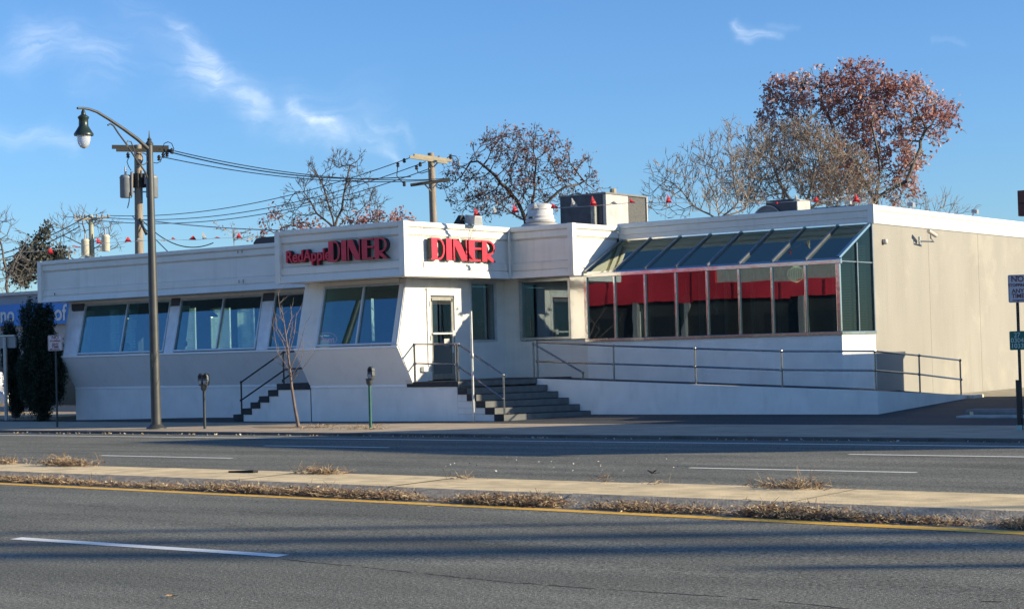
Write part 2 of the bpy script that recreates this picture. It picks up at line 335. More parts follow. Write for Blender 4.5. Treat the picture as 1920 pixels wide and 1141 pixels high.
struct('median',mb,[KERB,KERBF]); dirty(KERB,(.30,.22,.13),.6,sc=(2,5,3),lo=.5,hi=.72); dirty(KERB,(.12,.10,.07),.8,sc=(14,26,14),lo=.66,hi=.74)
dirty(CONC,(.20,.16,.12),.5,sc=(1.2,3,2),lo=.5,hi=.7)
# ---------------------------------------------------------------- the diner
D=thing('diner',(-32,38,0),'long low white diner with flared walls, slanted windows and glass sunroom','diner')
def xa(px,py,y): return at(px,py,1,y).x
def sweep(mb,path,prof,ends=True):
    """profile (outward, z) carried round a wall line with mitred corners; outward is to the right of travel"""
    k=len(path); n=len(prof); vs=[]
    for i,p in enumerate(path):
        p=Vector(p); ds=[]
        if i>0: ds.append((p-Vector(path[i-1])).normalized())
        if i<k-1: ds.append((Vector(path[i+1])-p).normalized())
        ns=[Vector((d.y,-d.x)) for d in ds]
        m=ns[0] if len(ns)==1 else (ns[0]+ns[1])/(1+ns[0].dot(ns[1]))
        for o,z in prof: vs.append((p.x+m.x*o,p.y+m.y*o,z))
    fs=[(i*n+j,(i+1)*n+j,(i+1)*n+(j+1)%n,i*n+(j+1)%n) for i in range(k-1) for j in range(n)]
    if ends: fs+=[tuple(range(n)),tuple(range(k*n-1,(k-1)*n-1,-1))]
    return mb.add(vs,fs)
def fprof(z0,h,dep=1.0):
    s=h/1.37
    p=[(-dep,.0),(.05,0),(.0,.18),(-.04,.185),(-.04,.205),(-.005,.21),(-.005,.37),(-.05,.375),(-.05,.405),(-.035,.41),(-.065,.43),(-.065,1.0),(-.03,1.02),(-.06,1.025),(-.06,1.045),(-.005,1.05),
       (.0,1.2),(-.03,1.205),(-.03,1.225),(.04,1.24),(.055,1.27),(.055,1.36),(.04,1.37),(-.2,1.37),(-.2,1.15),(-dep,1.15)]
    return [(o,z0+z*s) for o,z in p]
mb=MB(); sweep(mb,[(-45.5,41.4),(-45.5,36.2),(-32.9,36.2)],fprof(3.70,1.31)); fA=mb.build('fascia',WHITE,D)
mb=MB(); sweep(mb,[(-32.87,37.2),(-32.87,34.0),(-28.5,34.0),(-28.5,38.5),(-26.45,38.5),(-26.45,40.78)],fprof(3.72,1.39,.62)); fP=mb.build('fascia',WHITE,D)
mb=MB()
def corner(x,y,w=.11,o=.065,z0=3.71,z1=5.115,sx=1,sy=-1): mb.box(min(x,x+sx*o)-(w if sx>0 else 0)+0,max(x,x+sx*o)+(w if sx<0 else 0),min(y,y+sy*o)-(w if sy>0 else 0),max(y,y+sy*o)+(w if sy<0 else 0),z0,z1)
def ct():
    global mb
    mb.build('corner_trim',WHITE,D,bevel=.006); mb=MB()
corner(-28.5,34.0); ct(); corner(-26.45,38.5); ct(); corner(-32.87,34.0,sx=-1); ct(); corner(-45.5,36.2,sx=-1,z0=3.69,z1=5.015); ct()
mb.box(-28.47,-28.43,38.36,38.43,3.75,5.0); ct(); mb.box(-33.05,-32.95,36.13,36.2,3.72,5.0)
# vertical panel joints
for px,py in ((482,470),): pass
mb.build('corner_trim',WHITE,D,bevel=.006)
mb=MB()
for c_ in [(x,x+.014,36.13,36.15,4.78,4.87) for x in (-36.55,-36.38)]+[(x,x+.014,36.15,36.17,3.92,4.02) for x in (-36.55,-36.38)]+[(-28.455,-28.44,34.75,34.762,4.8,4.98),(-28.49,-28.47,34.75,34.762,3.95,4.08),(-44.75,-44.735,36.14,36.17,3.9,3.98)]:
    mb=MB(); mb.box(*c_); mb.build('panel_joint',TRIM,D)
mb=MB(); sweep(mb,[(-26.45,40.8),(-18.9,40.8),(-18.9,63)],[(-.4,4.72),(.01,4.72),(.012,4.86),(.035,4.87),(.04,5.02),(.06,5.03),(.075,5.05),(.075,5.16),(.06,5.175),(-.4,5.175)])
mb.build('fascia',WHITE,D)
mb=MB(); mb.box(-18.98,-18.81,40.71,40.82,4.70,5.185); mb.build('corner_trim',WHITE,D,bevel=.006)
# roofs
mb=MB(); mb.box(-45.3,-33.0,36.45,41.4,4.72,4.80); mb.box(-32.99,-28.75,34.3,46,4.78,4.86); mb.box(-28.74,-26.6,38.8,46,4.78,4.86); mb.box(-26.59,-19.05,40.9,62.8,4.74,4.90); mb.box(-32.9,-26.6,46.01,62.8,4.74,4.9)
mb.build('roof',ROOFM,D)
# lower walls : vertical base, flared apron
def apron(x0,x1,yb,ys,name='wall'):
    mb=MB(); mb.prism([(yb,-.5),(yb,.895),(yb+.3,.895),(yb+.3,-.5)],0,x0,x1); mb.build('base_wall',WHITE2,D)
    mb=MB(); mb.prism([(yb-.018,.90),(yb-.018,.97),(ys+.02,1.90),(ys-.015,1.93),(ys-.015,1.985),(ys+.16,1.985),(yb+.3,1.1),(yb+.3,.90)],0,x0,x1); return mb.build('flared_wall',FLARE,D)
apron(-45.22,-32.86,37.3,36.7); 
mb=MB(); mb.prism([(35.1,-.5),(35.1,.895),(35.4,.895),(35.4,-.5)],0,-32.85,-29.16); mb.build('base_wall',WHITE2,D)
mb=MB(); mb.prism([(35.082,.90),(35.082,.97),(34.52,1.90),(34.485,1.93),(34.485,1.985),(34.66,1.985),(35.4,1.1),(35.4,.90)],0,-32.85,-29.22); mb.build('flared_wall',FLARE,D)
# P left end (faces the small stair)
mb=MB(); mb.prism([(35.12,-.5),(35.12,.9),(34.53,1.98),(34.95,3.7),(37.4,3.7),(37.4,-.5)],0,-32.80,-32.6); mb.build('side_wall',WHITE,D)
mb=MB(); mb.prism([(37.32,-.5),(37.32,.9),(36.73,1.98),(37.12,3.7),(37.5,3.7),(37.5,-.5)],0,-45.2,-45.0); mb.build('side_wall',WHITE,D)
# door wall, faces +x
XW=-29.2
door_y0,door_y1=35.69,36.93; win_y0,win_y1=37.56,38.72; YC=39.12
mb=MB(); mb.prism([(35.115,-.5),(35.115,.9),(34.515,1.985),(34.92,3.72),(door_y0,3.72),(door_y0,-.5)],0,XW-.22,XW)
mb.box(XW-.22,XW,door_y0,door_y1,3.42,3.72); mb.box(XW-.22,XW,door_y1,win_y0,.6,3.72); mb.box(XW-.22,XW,win_y0,win_y1,.6,2.03); mb.box(XW-.22,XW,win_y0,win_y1,3.66,3.72); mb.box(XW-.22,XW,win_y1,YC+.2,.6,3.72)
mb.build('entrance_wall',WHITE,D)
cx0,cx1=-28.66,-26.95
mb=MB(); mb.box(XW-.2,cx0,YC,YC+.2,.6,3.75); mb.box(cx0,-26.3,YC,YC+.2,.6,2.02); mb.box(cx0,cx1,YC,YC+.2,3.70,3.75)
mb.build('entrance_wall',WHITE,D)
mb=MB(); mb.box(cx1+.03,-26.33,YC-.1,YC+.02,2.04,3.72); mb.build('mirror_panel',CHROME,D)
# window C and tall window and door
def rwin(pts,outn,frame_w,m_pane,m_frame,mull=(),name='window',rail=()):
    """window from four corner points (bl,br,tr,tl): frame bars as one mesh, a pane each bay"""
    bl,br,tr,tl=[Vector(p) for p in pts]; n=Vector(outn)
    mb=MB(); e=n*.02
    def at_(u,v): return (bl.lerp(br,u)).lerp(tl.lerp(tr,u),v)
    Wd=(br-bl).length; fw_=frame_w/2/Wd; H=(tl-bl).length; fh=frame_w/2/H
    mb.bar(at_(0,fh)+e,at_(1,fh)+e,.07,frame_w,up=(tl-bl)); mb.bar(at_(0,1-fh)+e,at_(1,1-fh)+e,.07,frame_w,up=(tl-bl))
    for u in [fw_,1-fw_]+list(mull): mb.bar(at_(u,2*fh)+e,at_(u,1-2*fh)+e,frame_w,.068,up=n)
    f=mb.build(name,m_frame,D,bevel=.004)
    us=[0]+sorted(mull)+[1]
    for a,b in zip(us,us[1:]):
        mb=MB(); mb.slab([at_(a,0),at_(b,0),at_(b,1),at_(a,1)],.008); mb.build('pane',m_pane,f)
    return f,at_
def blinds(at_,u0,u1,v0,v1,n,back,parent,m=BLIND,tilt=.55,w=.035):
    mb=MB(); bk=Vector(back)
    for i in range(n):
        v=v0+(v1-v0)*i/(n-1); a=at_(u0,v)+bk; b=at_(u1,v)+bk; d=bk.normalized()*w*math.cos(tilt); z=Vector((0,0,w*math.sin(tilt)))
        mb.quad(a-d/2-z/2,b-d/2-z/2,b+d/2+z/2,a+d/2+z/2)
    mb.tube([at_(u0+(u1-u0)*.15,v0)+bk,at_(u0+(u1-u0)*.15,v1)+bk],.004,4); mb.tube([at_(u0+(u1-u0)*.85,v0)+bk,at_(u0+(u1-u0)*.85,v1)+bk],.004,4)
    return mb.build('blind',m,parent)
rwin([(cx0,YC-.01,2.04),(cx1,YC-.01,2.04),(cx1,YC-.01,3.69),(cx0,YC-.01,3.69)],(0,-1,0),.07,G_DARK,mat('aluminium_frame',(.5,.5,.5),.3,metal=.9))
rwin([(XW-.03,win_y0,2.03),(XW-.03,win_y1,2.03),(XW-.03,win_y1,3.66),(XW-.03,win_y0,3.66)],(1,0,0),.05,G_DARK,FRAME)
# door
mb=MB(); y0,y1=door_y0,door_y1
mb.box(XW-.1,XW+.035,y0,y0+.14,1.04,3.42); mb.box(XW-.1,XW+.035,y1-.10,y1,1.04,3.42); mb.box(XW-.1,XW+.036,y0+.14,y1-.10,3.27,3.42)
mb.box(XW-.02,XW+.05,y0-.02,y1+.02,3.42,3.46)
dfr=mb.build('door_frame',mat('white_enamel',(.72,.71,.68),.35),D,bevel=.005)
ALU=mat('brushed_aluminium',(.42,.41,.38),.35,metal=.85)
mb=MB(); a,b=y0+.15,y1-.11
mb.box(XW-.05,XW+.005,a,a+.09,1.06,3.24); mb.box(XW-.05,XW+.005,b-.09,b,1.06,3.24); mb.box(XW-.05,XW+.004,a+.09,b-.09,1.06,1.20); mb.box(XW-.05,XW+.004,a+.09,b-.09,3.14,3.24)
door=mb.build('door',ALU,D,bevel=.004)
mb=MB(); mb.slab([(XW-.02,a+.08,1.2),(XW-.02,b-.08,1.2),(XW-.02,b-.08,3.15),(XW-.02,a+.08,3.15)],.008); mb.build('pane',G_DARK,door)
mb=MB(); mb.box(XW+.004,XW+.012,a+.03,a+.08,3.11,3.2); mb.box(XW+.004,XW+.012,b-.08,b-.03,3.11,3.2); mb.box(XW-.0,XW+.008,a+.09,b-.09,3.05,3.07); mb.box(XW-.0,XW+.008,a+.09,b-.09,3.10,3.115); mb.build('ornament',mat('door_trim_dark',(.03,.03,.03),.4),door)
mb=MB(); mb.bar((XW+.06,a+.02,2.27),(XW+.06,b-.1,2.27),.045); mb.box(XW+.005,XW+.09,b-.16,b-.03,2.2,2.34); mb.box(XW+.005,XW+.05,b-.10,b-.07,1.75,2.2); mb.build('handle',mat('push_bar',(.75,.74,.7),.3,metal=.3),door,bevel=.004)
mb=MB()
for z in (1.35,2.15,3.05): mb=MB(); mb.tube([(XW+.045,y0+.09,z-.07),(XW+.045,y0+.09,z+.07)],.014,8); mb.build('hinge',GALV,dfr)
mb=MB(); mb.box(XW-.006,XW-.0055+.01,b-.42,b-.2,1.95,2.13); mb.build('notice',mat('paper',(.5,.48,.42),.8),door)
# junction box by the door foot
mb=MB(); mb.box(XW,XW+.12,y0-.30,y0-.12,1.28,1.42); mb.build('utility_box',WHITE,D,bevel=.01)
# ---- slanted window bands
SL=mat('glossy_white_pilaster',(.82,.84,.86),.22,nscale=3)
def band(x0,x1,ys,yt,mull,blind=None,frame=.055):
    zb,zt=2.0,3.60
    return rwin([(x0,ys,zb),(x1,ys,zb),(x1,yt,zt),(x0,yt,zt)],Vector((0,-1,.25)).normalized(),frame,G_SKY,FRAME,mull)
ysA,ytA=36.73,37.12
ax=[xa(p,660,36.7) for p in (118,144,306,324,479,501,578)]
wA=[]
for (a,b,mp) in ((1,2,225),(3,4,405)):
    m=(xa(mp,658,36.7)-ax[a])/(ax[b]-ax[a]); wA.append(band(ax[a],ax[b],ysA,ytA,[m]))
wA.append(band(ax[5],-32.82,ysA,ytA,[]))
for a,b in ((0,1),(2,3),(4,5)):
    mb=MB(); mb.prism([(36.70,1.985),(37.02,3.40),(37.45,3.40),(37.2,1.985)],0,ax[a]+.005,ax[b]-.005); mb.build('pilaster',SL,D,bevel=.01)
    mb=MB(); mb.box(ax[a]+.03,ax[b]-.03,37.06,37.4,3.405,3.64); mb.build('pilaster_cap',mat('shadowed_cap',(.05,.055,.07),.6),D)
mb=MB(); mb.box(-45.1,-32.82,37.08,37.5,3.61,3.699); mb.box(-45.3,-32.9,37.2,37.6,3.7,4.72); mb.build('header',WHITE,D)
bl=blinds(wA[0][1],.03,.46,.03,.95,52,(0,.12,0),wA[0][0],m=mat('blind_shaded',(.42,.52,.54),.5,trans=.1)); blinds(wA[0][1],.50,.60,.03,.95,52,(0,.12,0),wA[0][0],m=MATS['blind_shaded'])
pB=[xa(p,648,34.5) for p in (592,668,746)]
wP=band(pB[0],pB[2]-.02,34.53,34.93,[(pB[1]-pB[0])/(pB[2]-pB[0])])
mb=MB(); mb.prism([(34.5,1.985),(34.90,3.62),(35.3,3.62),(35.0,1.985)],0,-32.6,pB[0]-.005); mb.build('pilaster',WHITE,D); mb=MB(); mb.prism([(34.5,1.985),(34.91,3.62),(35.3,3.62),(35.0,1.985)],0,pB[2]-.015,XW-.225); mb.build('pilaster',WHITE,D)
mb=MB(); mb.box(-32.6,XW-.23,34.89,35.3,3.61,3.719); mb.box(-32.6,XW-.23,35.0,35.3,3.72,4.78); mb.build('header',WHITE,D)
# ---- interior shell
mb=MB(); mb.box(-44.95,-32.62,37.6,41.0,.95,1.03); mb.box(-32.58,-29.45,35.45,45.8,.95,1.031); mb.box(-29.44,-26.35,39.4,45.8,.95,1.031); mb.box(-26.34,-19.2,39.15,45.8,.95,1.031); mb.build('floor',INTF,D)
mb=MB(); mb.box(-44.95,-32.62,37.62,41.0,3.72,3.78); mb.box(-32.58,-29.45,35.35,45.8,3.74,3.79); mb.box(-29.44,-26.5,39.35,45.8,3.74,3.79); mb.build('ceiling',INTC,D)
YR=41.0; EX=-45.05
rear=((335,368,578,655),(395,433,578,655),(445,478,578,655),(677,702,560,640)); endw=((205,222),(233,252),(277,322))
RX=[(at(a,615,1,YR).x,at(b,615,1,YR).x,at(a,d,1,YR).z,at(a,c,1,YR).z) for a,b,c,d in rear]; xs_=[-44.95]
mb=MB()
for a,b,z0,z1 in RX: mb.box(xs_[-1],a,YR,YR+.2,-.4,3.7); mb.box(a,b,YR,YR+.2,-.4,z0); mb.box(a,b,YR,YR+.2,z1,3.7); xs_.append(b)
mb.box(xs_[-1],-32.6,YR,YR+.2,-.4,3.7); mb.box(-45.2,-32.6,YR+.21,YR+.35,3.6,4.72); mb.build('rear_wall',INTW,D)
EY=[(at(a,615,0,EX).y,at(b,615,0,EX).y,at(a,655,0,EX).z,at(a,580,0,EX).z) for a,b in endw]; EY=[e for e in EY if e[1]<YR-.05 and e[0]>37.5]; y_=37.5
mb=MB()
for a,b,z0,z1 in EY: mb.box(-45.2,-45.0,y_,a,-.4,3.7); mb.box(-45.2,-45.0,a,b,-.4,z0); mb.box(-45.2,-45.0,a,b,z1,3.7); y_=b
mb.box(-45.2,-45.0,y_,YR+.2,-.4,3.7); mb.build('end_wall',INTW,D)
for k,(a,b,z0,z1) in enumerate(RX):
    mb=MB(); mb.bar((a,YR+.05,z0),(a,YR+.05,z1),.04); f=mb.build('window',FRAME,D)
    if k<3:
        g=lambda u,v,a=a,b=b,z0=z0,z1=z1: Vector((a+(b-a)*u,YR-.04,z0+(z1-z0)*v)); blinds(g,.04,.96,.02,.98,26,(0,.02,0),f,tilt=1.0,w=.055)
for a,b,z0,z1 in EY:
    mb=MB(); mb.bar((EX,a,z0),(EX,a,z1),.04); f=mb.build('window',FRAME,D)
    g=lambda u,v,a=a,b=b,z0=z0,z1=z1: Vector((EX+.04,a+(b-a)*u,z0+(z1-z0)*v)); blinds(g,.04,.96,.02,.98,26,(.02,0,0),f,tilt=.5,w=.05)
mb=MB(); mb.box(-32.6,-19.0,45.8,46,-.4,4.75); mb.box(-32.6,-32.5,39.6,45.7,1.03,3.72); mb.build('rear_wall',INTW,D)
# ---- ramp, landing, stairs
LZ=1.03
mb=MB(); mb.box(-29.157,-27.78,35.1,38.9,-.4,.89); mb.build('base_wall',WHITE2,D)
ST=thing('front_steps',(-26.8,36.2,0),'dark six-step entrance stair with sunlit grey risers below the glass door','steps')
mb=MB(); mb.prism([(-29.42,35.07),(-27.75,35.07),(-26.86,37.28),(-26.86,38.9),(-29.42,38.9)],2,.893,LZ); mb.build('landing',STEPD,ST,bevel=.008)
for i in range(5):
    l=-26.3-.29*(4-i)+0; r_=-25.2-.33*(4-i)
    # tread i from the top
for i in range(6):   # i=0 lowest
    l=-26.30-.285*i; r_=-25.18-.333*i; l2=l-.285; r2=r_-.333; z1=.02+.168*(i+1)
    if i==5: continue
    mb=MB(); zb=z1-.165
    mb.prism([(l,35.075),(r_,37.28),(r2-.3,37.28),(l2-.02,35.075)],2,zb,z1); o=mb.build('tread',STEPD,ST,bevel=.006)
    mb=MB(); mb.prism([(l-.30,35.112),(r2-.31,37.27),(-27.9,37.27),(-27.9,35.112)],2,zb-.2 if i==0 else zb,z1-.003); mb.build('fill',WHITE2,ST)
    mb=MB(); mb.prism([(l+.004,35.078),(r_+.004,37.278),(r_-.01,37.278),(l-.01,35.078)],2,zb+.004,z1-.012); mb.build('riser_face',STEPL,ST)
l=-26.30-.285*5; r_=-25.18-.333*5
mb=MB(); mb.prism([(l+.004,35.078),(r_+.004,37.278),(r_-.01,37.278),(l-.01,35.078)],2,.895,LZ-.012); mb.build('riser_face',STEPL,ST)
# ramp
RM=thing('wheelchair_ramp',(-17.2,37.3,0),'long white-walled ramp rising left along the sunroom to the entrance landing','ramp')
xr=-17.28
mb=MB(); zt=lambda x: .62+(x-xr)*(1.02-.62)/(-26.9-xr)
mb.prism([(-26.88,-.4),(-26.88,zt(-26.88)),(xr,.62),(xr,-.4)],1,37.3,37.44)
mb.prism([(37.442,-.4),(37.442,.62),(42.2,.36),(42.6,.34),(42.6,-.4)],0,xr-.14,xr)
mb.build('side_wall',WHITE2,RM)
mb=MB(); mb.prism([(-26.86,-.4),(-26.86,zt(-26.86)-.02),(-18.9,zt(-18.9)-.02),(xr-.15,.59),(xr-.15,-.4)],1,37.45,38.9); mb.prism([(38.9,-.4),(38.9,.58),(42.6,.33),(42.6,-.4)],0,-18.88,xr-.15); mb.build('ramp_slab',STEPD,RM)
mb=MB(); mb.box(xr-.5,xr+.15,42.55,43.3,-.1,.335); mb.build('ramp_foot',mat('white_kerb_paint',(.6,.58,.52),.8),RM,bevel=.02)
# rear stair left
SL_=thing('side_steps',(-33.6,36.2,0),'dark stepped stair with white side wall climbing right beside the projecting bay','steps')
px=[(438,455),(455,471),(470.5,487),(487,504),(504,521)]
for i in range(5):
    a=at(px[i][0],750,1,35.1).x; b=at(px[i][1],750,1,35.1).x; z1=.02+.168*(i+1)
    mb=MB(); mb.box(a,b+.02,35.07,37.2,z1-.17,z1); mb.build('tread',STEPD,SL_,bevel=.006)
    mb=MB(); mb.box(b+.02,-32.82,35.1,37.2,z1-.17-(.3 if i==0 else 0),z1-.001); mb.build('fill',WHITE2,SL_)
a=at(520,725,1,35.1).x
mb=MB(); mb.box(a,-32.83,35.07,37.2,.862,1.03); mb.build('landing',STEPD,SL_,bevel=.006)
mb=MB(); mb.lathe((at(490,735,1,35.3).x,35.35,.53),[(.13,0),(.14,.03),(.1,.07),(.02,.09)],10); mb.build('rubble',STEPD,SL_)
# ---- railings
def railing(name,label,posts,runs,m,r=.024,fit=True,group=None):
    p0=posts[0][0]; t=thing(name,(p0[0],p0[1],p0[2]),label,'railing',group)
    for a,b in posts: mb=MB(); mb.tube([a,b],r,8); mb.build('post',m,t,smooth=True)
    for run in runs: mb=MB(); mb.tube(run,r,8); mb.build('rail',m,t,smooth=True)
    if fit:
        for run in runs:
            for p in run:
                mb=MB(); mb.lathe((p[0],p[1],p[2]-.04),[(.0,0),(.03,.012),(.041,.04),(.03,.068),(0,.08)],8); mb.build('fitting',m,t,smooth=True)
    return t
def q(px,py,ax,v): p=at(px,py,ax,v); return (p.x,p.y,p.z)
def down(p,z): return (p[0],p[1],z)
a=q(777,645,1,35.14); b=q(855,645,1,35.14); c=q(944,703,1,35.14); am=q(779,681,1,35.14); bm_=q(855,683,1,35.14); cm=q(944,747,1,35.14)
zz=lambda p,z:(p[0],p[1],z)
railing('handrail','steel pipe railing on the near side of the entrance landing, sloping down the front steps',
 [(down(a,1.03),a),(down(b,1.03),b),(down((b[0]+.06,b[1],b[2]),.86),(b[0]+.06,b[1],b[2])),(down(c,.0),c)],[[a,b,(b[0]+.08,b[1],b[2]),c],[am,bm_,cm]],STEEL)
a=q(1000,644,1,37.36); c=q(1093,698,1,37.36)
railing('handrail','single sloping steel handrail on the far side of the front steps',[(down(a,.95),a),(down(c,.17),c)],[[a,c]],STEEL)
xs_=[q(p,y,1,37.4) for p,y in ((1007,641),(1150,648),(1303,653),(1465,658),(1640,658))]
xm=[q(p,y,1,37.4) for p,y in ((1007,677),(1150,682),(1303,687),(1465,693),(1640,694))]
e=[q(1723,666,0,xr-.07),q(1800,675,0,xr-.07)]; em=[q(1723,701,0,xr-.07),q(1802,711,0,xr-.07)]; eb=[q(1723,733,0,xr-.07),q(1805,742,0,xr-.07)]
railing('handrail','long two-bar steel railing along the ramp, turning the corner of the beige wall',
 [(down(p,zt(p[0])-.02),p) for p in xs_]+[((p[0],p[1],.3),p) for p in e],[xs_+e,xm+em],STEEL,r=.022)
a=q(452,716,1,35.14); b=q(531,660,1,35.14); c=q(576,656,1,35.14); d2=q(452,750,1,35.14); e1=q(535,692,1,35.14); f1=q(578,689,1,35.14)
railing('handrail','black pipe railing on the near side of the small left stair',[(down(a,.17),a),(down(b,1.03),b)],[[a,b,c],[d2,e1,f1]],IRON,fit=True)
a=q(530,712,1,37.05); b=q(580,676,1,37.05)
railing('handrail','short dark railing on the far side of the small left stair',[(down(a,1.03),a)],[[a,b]],IRON,fit=False)
pt=q(883,583,1,34.95); t=thing('slender_pole',(pt[0],34.95,0),'thin bright metal pole standing in front of the entrance stair','pole')
mb=MB(); mb.tube([(pt[0],34.95,-.02),(pt[0],34.95,pt[2])],.03,10); mb.build('shaft',mat('pale_metal',(.62,.6,.56),.35,metal=.6),t,smooth=True)
mb=MB(); mb.lathe((pt[0],34.95,1.6),[(.032,0),(.045,.03),(.045,.1),(.032,.13)],12); mb.build('collar',GALV,t,smooth=True)
# ---- knee wall, sunroom
YS=38.9
mb=MB(); mb.box(-26.32,-18.9,YS,YS+.2,-.4,1.95); mb.box(-19.1,-18.9,YS+.2,40.79,-.4,1.95); mb.build('knee_wall',WHITE2,D)
mb=MB(); mb.box(-19.2,-18.9,40.8,63,-.4,4.715); mb.build('flank_wall',STUCCO,D)
for px_ in (1745,1838): 
    y_=at(px_,600,0,-18.9).y; mb=MB(); mb.box(-18.902,-18.898,y_,y_+.018,.1,4.71); mb.build('wall_joint',mat('joint_grey',(.22,.2,.17),.9),D)
mb=MB(); mb.box(-18.905,-18.893,40.8,63,4.695,4.718); mb.build('shadow_gap',TRIM,D)
SR=thing('tmp',(-22,39,2),None,None); SR.parent=None
bpy.data.objects.remove(SR)
bays=[xa(p,628,YS) for p in (1100,1155,1212,1270,1329,1389,1451,1514)]+[-18.9]
ZS,ZE,ZT=1.99,3.76,4.71; YT=40.79
CH=CHROME
mb=MB()
mb.box(-26.36,-18.86,YS-.05,YS+.06,ZS-.05,ZS+.03); mb.box(-18.95,-18.86,YS+.06,YT,ZS-.05,ZS+.03)          # sill
mb.prism([(YS-.04,ZE-.10),(YS-.04,ZE),(YS+.03,ZE+.05),(YS+.06,ZE-.10)],0,-26.36,-18.86)                    # eave
mb.box(-26.36,-18.9,YT-.05,YT,ZT-.02,ZT+.03)
sf=mb.build('sunroom_frame',CH,D,bevel=.006)
for i,x in enumerate(bays):
    w_=.10 if i in(0,8) else .055
    x0=x-(.03 if i<8 else .10)
    mb=MB(); mb.box(x0,x0+w_,YS-.035,YS+.05,ZS+.031,ZE-.101); mb.build('mullion',CH,sf,bevel=.006)
    mb=MB(); xr_=x if i<8 else x-.04; mb.bar((xr_,YS+.0,ZE+.04),(xr_,YT-.02,ZT+.01),.05 if i<8 else .09,.06); mb.build('rafter',CH if i==8 else mat('rafter_metal',(.30,.32,.34),.3,metal=.8),sf)
for i in range(8):
    a,b=bays[i],bays[i+1]
    tw=Vector((0,rnd.uniform(-.001,.001),0)); 
    mb=MB(); mb.slab([(a+.02,YS+.01+tw.y,ZS+.02),(b-.03,YS+.01,ZS+.02),(b-.03,YS+.01,ZE-.08),(a+.02,YS+.01-tw.y,ZE-.08)],.01); mb.build('pane',G_DARK,sf)
    mb=MB(); mb.slab([(a+.02,YS+.03,ZE+.02),(b-.02,YS+.03,ZE+.02),(b-.02,YT-.02,ZT),(a+.02,YT-.02,ZT)],.01); mb.build('roof_pane',G_ROOF,sf)
ym=(YS+YT)/2
mb=MB(); mb.bar((-18.9,ym,ZS+.03),(-18.9,ym,4.2),.05); mb.bar((-18.9,YT-.04,ZS+.03),(-18.9,YT-.04,ZT),.05); mb.bar((-18.9,YS+.07,ZE-.04),(-18.9,YT-.06,ZE-.04),.025); mb.build('mullion',mat('rafter_metal',(.3,.32,.34),.3),sf)
for a,b in ((YS+.06,ym),(ym,YT-.04)):
    z=lambda y: ZE+.03+(ZT-ZE)*(y-YS)/(YT-YS)
    mb=MB(); mb.slab([(-18.91,a,ZS+.02),(-18.91,b,ZS+.02),(-18.91,b,z(b)),(-18.91,a,z(a))],.01); mb.build('pane',glass('side_glass',(.46,.55,.54),.06,rcol=(.5,.58,.60),rmax=.35) if 'side_glass' not in MATS else MATS['side_glass'],sf)
g=lambda u,v: Vector((bays[6]+(bays[8]-.1-bays[6])*u,YS+.12,ZS+.03+(ZE-.4-ZS)*v))
DB=mat('blind_green',(.34,.37,.36),.5,trans=.4)
blinds(g,.04,.48,.0,1,44,(0,.01,0),sf,m=DB); blinds(g,.53,.97,.0,1,44,(0,.01,0),sf,m=DB)
g=lambda u,v: Vector((-19.03,YS+.1+(YT-YS-.18)*u,ZS+.03+(ZE-ZS)*v))
blinds(g,.02,.46,.0,1,46,(-.01,0,0),sf,m=DB); blinds(g,.52,.97,.0,1.2,54,(-.01,0,0),sf,m=DB)
# inner wall of the sunroom with dark openings
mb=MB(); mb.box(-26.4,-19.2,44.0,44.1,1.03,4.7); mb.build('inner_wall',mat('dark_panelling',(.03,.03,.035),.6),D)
mb=MB(); 
for i in range(9): mb.box(-26+i*.8,-25.9+i*.8,41.5,41.6,1.03,3.9)
mb.build('inner_post',mat('inner_post_paint',(.45,.47,.46),.6),D)
# ---- letters
def prism_letters(shapes,origin,right,up,h,wscale,th,th2,label,name='sign'):
    n=Vector(right).cross(Vector(up))
    o=Vector(origin); t=thing(name,tuple(o),label,'sign'); x=0; Rv=Vector(right); U=Vector(up)
    for wd,polys in shapes:
        mb=MB()
        for poly in polys:
            pts=[o+Rv*(x+u*h*wscale)+U*(v*h) for u,v in poly]; k=len(pts)
            f=[p+n*(th+th2) for p in pts]; bk=[p+n*th2 for p in pts]
            mb.mi=0; mb.add(f,[tuple(range(k))])
            mb.mi=1; mb.add(f+bk,[(i,i+k,(i+1)%k+k,(i+1)%k) for i in range(k)]+[tuple(range(2*k-1,k-1,-1))])
        mb.build('letter',[REDL,LBACK],t)
        x+=wd*h*wscale
    return t
def arc(cx,cy,rx,ry,a0,a1,n=12): return [(cx+rx*math.cos(R(a0+(a1-a0)*i/n)),cy+ry*math.sin(R(a0+(a1-a0)*i/n))) for i in range(n+1)]
def ringp(cx,cy,rx,ry,t,a0,a1,n=12):
    o=arc(cx,cy,rx,ry,a0,a1,n); i=arc(cx,cy,rx-t,ry-t*.8,a0,a1,n); return [[o[k],o[k+1],i[k+1],i[k]] for k in range(n)]
Dl=(1.0,[[(0,0),(.40,0),(.40,1),(0,1)],[(-.06,0),(0,0),(0,.06),(-.06,.06)],[(.40,.93),(.40,1),(.5,1),(.5,.93)],[(.40,0),(.40,.07),(.5,.07),(.5,0)]]+ringp(.5,.5,.42,.5,.11,-90,90))
Il=(.52,[[(.02,0),(.42,0),(.42,1),(.02,1)]])
Nl=(1.12,[[(.0,0),(.10,0),(.10,1),(.0,1)],[(.10,1),(.10,.0+.70),(.60,0),(.98,0),(.98,.12),(.42,1)],[(.98,1),(.90,1),(.90,.2),(.98,.1)]])
El=(.98,[[(.0,0),(.42,0),(.42,1),(.0,1)],[(.42,.92),(.92,.92),(.92,1),(.42,1)],[(.42,.55),(.92,.55),(.92,.64),(.42,.64)],[(.42,0),(.86,0),(.86,.09),(.42,.09)]])
